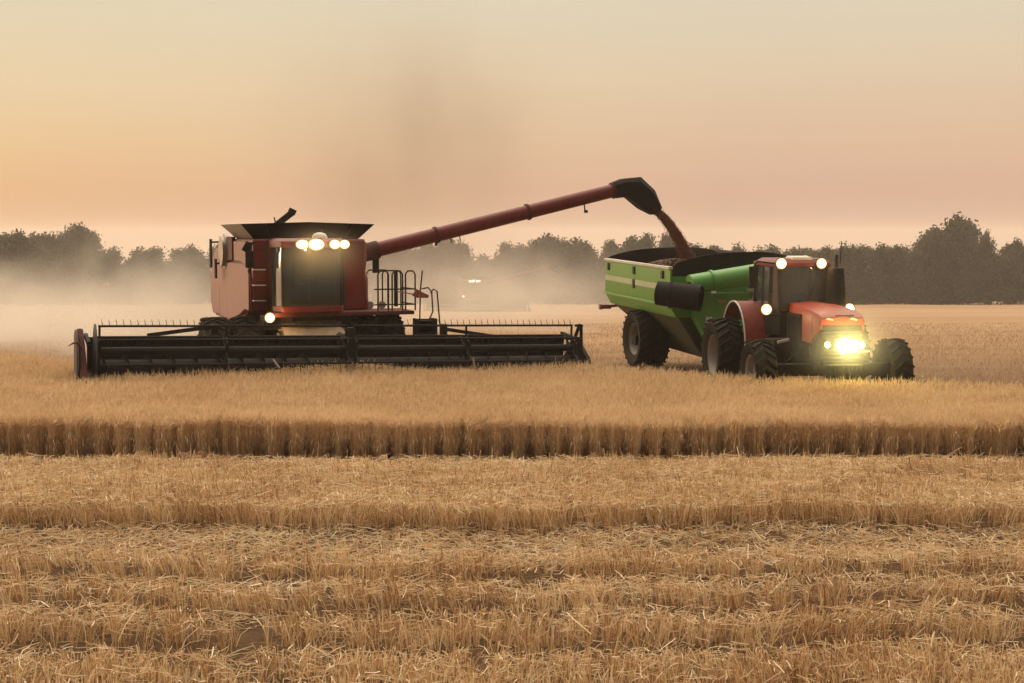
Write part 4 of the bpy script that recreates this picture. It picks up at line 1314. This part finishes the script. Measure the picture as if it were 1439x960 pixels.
# ------------------------------------------------------------------ dust and haze
def dust_mat(name, colr, dens, nscale, aniso=0.2, power=1.5, thresh=(0.35, 0.75), absorb=None, step=1.0, flat=1.0):
    m, nt, out = new_mat(name)
    tc = nt.nodes.new('ShaderNodeTexCoord')
    ln = nt.nodes.new('ShaderNodeVectorMath'); ln.operation = 'LENGTH'
    link(nt, tc.outputs['Object'], ln.inputs[0])
    fall = nt.nodes.new('ShaderNodeMapRange'); fall.interpolation_type = 'SMOOTHSTEP'
    link(nt, ln.outputs['Value'], fall.inputs[0])
    fall.inputs[1].default_value = 0.98; fall.inputs[2].default_value = 0.1; fall.inputs[3].default_value = 0; fall.inputs[4].default_value = 1
    pw = nt.nodes.new('ShaderNodeMath'); pw.operation = 'POWER'; link(nt, fall.outputs[0], pw.inputs[0]); pw.inputs[1].default_value = power
    val = pw.outputs[0]
    if nscale:
        mp = nt.nodes.new('ShaderNodeMapping'); mp.inputs['Scale'].default_value = nscale
        link(nt, tc.outputs['Object'], mp.inputs[0])
        n = nt.nodes.new('ShaderNodeTexNoise'); n.inputs['Scale'].default_value = 1.0; n.inputs['Detail'].default_value = 3; n.inputs['Roughness'].default_value = 0.6
        link(nt, mp.outputs[0], n.inputs['Vector'])
        nr = nt.nodes.new('ShaderNodeMapRange'); link(nt, n.outputs['Fac'], nr.inputs[0])
        nr.inputs[1].default_value = thresh[0]; nr.inputs[2].default_value = thresh[1]
        mu = nt.nodes.new('ShaderNodeMath'); mu.operation = 'MULTIPLY'; link(nt, val, mu.inputs[0]); link(nt, nr.outputs[0], mu.inputs[1])
        val = mu.outputs[0]
    md = nt.nodes.new('ShaderNodeMath'); md.operation = 'MULTIPLY'; link(nt, val, md.inputs[0]); md.inputs[1].default_value = dens
    pv = nt.nodes.new('ShaderNodeVolumePrincipled')
    pv.inputs['Color'].default_value = (*colr, 1); pv.inputs['Anisotropy'].default_value = aniso
    link(nt, md.outputs[0], pv.inputs['Density'])
    link(nt, pv.outputs[0], out.inputs['Volume'])
    m.cycles.volume_step_rate = step
    return m


def dust_cloud(name, c, s, mat, label):
    m = MB()
    bmesh.ops.create_icosphere(m.bm, subdivisions=2, radius=1.05)
    o = m.build(name, mat)
    o.location = c; o.scale = s
    tag(o, label, 'dust', kind='stuff')
    return o


DUST = (0.88, 0.82, 0.72)
dust_cloud('dust', (-29, 63, -0.8), (22, 25, 4.3), dust_mat('field_dust', DUST, 0.17, (4.5, 4.5, 2.0), aniso=0.35, thresh=(0.38, 0.62), power=0.8), 'pale bank of chaff dust drifting behind the combine at left')
dust_cloud('dust', (-12.0, 47, 0.9), (7.2, 5.5, 4.6), dust_mat('near_dust', DUST, 0.34, (3.4, 3.4, 2.6), aniso=0.35, thresh=(0.38, 0.64)), 'billow of chaff dust hugging the right flank of the near combine')
dust_cloud('dust', (-3, 78, -0.2), (14, 17, 5.2), dust_mat('middle_dust', DUST, 0.085, (5, 5, 2.6), aniso=0.35, thresh=(0.36, 0.66)), 'dust drifting between the near combine and the distant one')
dust_cloud('dust', (-2, 130, -2.5), (28, 34, 9.5), dust_mat('far_dust', DUST, 0.034, (5, 5, 2.4), aniso=0.35, thresh=(0.3, 0.72)), 'dust hanging round the distant combine')
dust_cloud('dust', (-3.9, 52, 6.4), (8.0, 6.0, 9.0), dust_mat('column_dust', (0.48, 0.40, 0.34), 0.20, (3.3, 3.3, 1.7), thresh=(0.33, 0.72)), 'thin brown dust plume rising behind the combine into the sky')
dust_cloud('dust', (6.2, 44.5, 4.4), (3.6, 3.0, 1.9), dust_mat('grain_dust', (0.55, 0.46, 0.40), 0.10, (2.5, 2.5, 2.0)), 'faint grain dust above the cart')
GLOW = dust_mat('lamp_glow_veil', DUST, 0.24, None, power=2.0)  # scattering puffs added round the lamps to give them a bloom
GLOW2 = dust_mat('thin_lamp_glow_veil', DUST, 0.12, None, power=2.0)
dust_cloud('dust', (7.5, 31.7, 1.45), (2.0, 1.3, 1.4), GLOW, 'glow veil added round the tractor headlights')
dust_cloud('dust', (6.9, 33.9, 2.7), (2.1, 1.2, 1.4), dust_mat('faint_lamp_glow_veil', DUST, 0.055, None, power=2.0), 'glow veil added round the tractor cab lamps')
dust_cloud('dust', (-4.75, 35.2, 3.4), (2.0, 1.2, 1.2), GLOW2, 'glow veil added round the combine cab lamps')

m, nt, out = new_mat('evening_haze')
pv = nt.nodes.new('ShaderNodeVolumePrincipled')
pv.inputs['Color'].default_value = (0.92, 0.84, 0.74, 1); pv.inputs['Density'].default_value = 0.00045; pv.inputs['Anisotropy'].default_value = 0.2
link(nt, pv.outputs[0], out.inputs['Volume'])
hz = MB().span(-2100, 2100, -60, 3060, -128.0, 16.6).build('haze', m)
tag(hz, 'thin evening haze over the whole field', 'haze', kind='stuff')

# ------------------------------------------------------------------ sky, sun
SUN_AZ = R(-62)       # measured from the view direction (+Y) towards +X
SUN_EL = R(3.0)
w = bpy.data.worlds.new('World'); sc.world = w; w.use_nodes = True
nt = w.node_tree; nt.nodes.clear()
out = nt.nodes.new('ShaderNodeOutputWorld'); bg = nt.nodes.new('ShaderNodeBackground')
sky = nt.nodes.new('ShaderNodeTexSky'); sky.sky_type = 'NISHITA'; sky.sun_disc = False
sky.sun_elevation = SUN_EL; sky.sun_rotation = SUN_AZ; sky.air_density = 1.4; sky.dust_density = 4.0; sky.ozone_density = 1.0
tc = nt.nodes.new('ShaderNodeTexCoord')
sep = nt.nodes.new('ShaderNodeSeparateXYZ'); link(nt, tc.outputs['Generated'], sep.inputs[0])
# dusk bands by height: warm low, cream, then an added overbright zenith to light the ground
right = ramp(nt, [(0.0, (0.66, 0.41, 0.29)), (0.03, (0.70, 0.43, 0.30)), (0.06, (0.75, 0.50, 0.335)), (0.11, (0.77, 0.60, 0.41)), (0.165, (0.75, 0.66, 0.50)), (0.32, (0.98, 0.86, 0.66)), (0.6, (2.9, 2.50, 2.06)), (1.0, (4.3, 3.70, 3.08))], sep.outputs['Z'])
left = ramp(nt, [(0.0, (0.82, 0.44, 0.22)), (0.03, (0.85, 0.49, 0.235)), (0.06, (0.86, 0.58, 0.30)), (0.10, (0.85, 0.65, 0.40)), (0.165, (0.78, 0.68, 0.48)), (0.32, (1.05, 0.90, 0.66)), (0.6, (2.9, 2.50, 2.04)), (1.0, (4.3, 3.70, 3.08))], sep.outputs['Z'])
mr = nt.nodes.new('ShaderNodeMapRange'); link(nt, sep.outputs['X'], mr.inputs[0])
mr.inputs[1].default_value = 0.16; mr.inputs[2].default_value = -0.40
gr = mixc(nt, mr.outputs[0], right, left)
# the sky away from the sunset is already dark
east = nt.nodes.new('ShaderNodeMapRange'); link(nt, sep.outputs['Y'], east.inputs[0]); east.interpolation_type = 'SMOOTHSTEP'
east.inputs[1].default_value = -0.55; east.inputs[2].default_value = 0.35; east.inputs[3].default_value = 0.0; east.inputs[4].default_value = 1.0
gr = mixc(nt, east.outputs[0], (0.20, 0.185, 0.18), gr)
# faint uneven veils in the evening air
wisp = noise(nt, 2.2, 5, 0.55, vec=tc.outputs['Generated'], stretch=(1.0, 1.0, 4.5))
gr = mixc(nt, ramp(nt, [(0.35, (0.10,) * 3), (0.65, (0.0,) * 3)], wisp), gr, (0.56, 0.46, 0.38))
sk = nt.nodes.new('ShaderNodeVectorMath'); sk.operation = 'SCALE'; link(nt, sky.outputs[0], sk.inputs[0]); sk.inputs['Scale'].default_value = 0.10
mixn = mixc(nt, 0.90, sk.outputs[0], gr)
link(nt, mixn, bg.inputs[0]); bg.inputs[1].default_value = 1.08
link(nt, bg.outputs[0], out.inputs[0])

sl = bpy.data.lights.new('sun', 'SUN'); sl.energy = 1.2; sl.angle = R(14); sl.color = (1.0, 0.66, 0.38)
so = bpy.data.objects.new('sun', sl); col.objects.link(so)
sd = Vector((math.sin(SUN_AZ) * math.cos(R(7)), math.cos(SUN_AZ) * math.cos(R(7)), math.sin(R(7))))
so.rotation_euler = sd.to_track_quat('Z', 'Y').to_euler()

# ------------------------------------------------------------------ camera and output
cd = bpy.data.cameras.new('camera'); cam = bpy.data.objects.new('camera', cd); col.objects.link(cam)
cd.sensor_fit = 'HORIZONTAL'; cd.sensor_width = 36.0; cd.lens = 36.0 * 2000 / 1439
cd.clip_start = 0.1; cd.clip_end = 6000
cam.location = (0, 0, 3.9)
cam.rotation_euler = (R(90) - math.atan(150 / 2000), 0, 0)
sc.camera = cam
sc.view_settings.view_transform = 'Standard'; sc.view_settings.look = 'None'
sc.view_settings.exposure = 0.0; sc.view_settings.gamma = 1.0; sc.view_settings.use_curve_mapping = False
cy = sc.cycles
cy.max_bounces = 8; cy.diffuse_bounces = 3; cy.glossy_bounces = 3; cy.transmission_bounces = 4; cy.transparent_max_bounces = 8; cy.volume_bounces = 1
cy.volume_max_steps = 128
cy.use_denoising = True
try: cy.denoiser = 'OPENIMAGEDENOISE'
except Exception: pass
cy.use_light_tree = True
cy.caustics_reflective = False; cy.caustics_refractive = False
cy.sample_clamp_indirect = 6.0
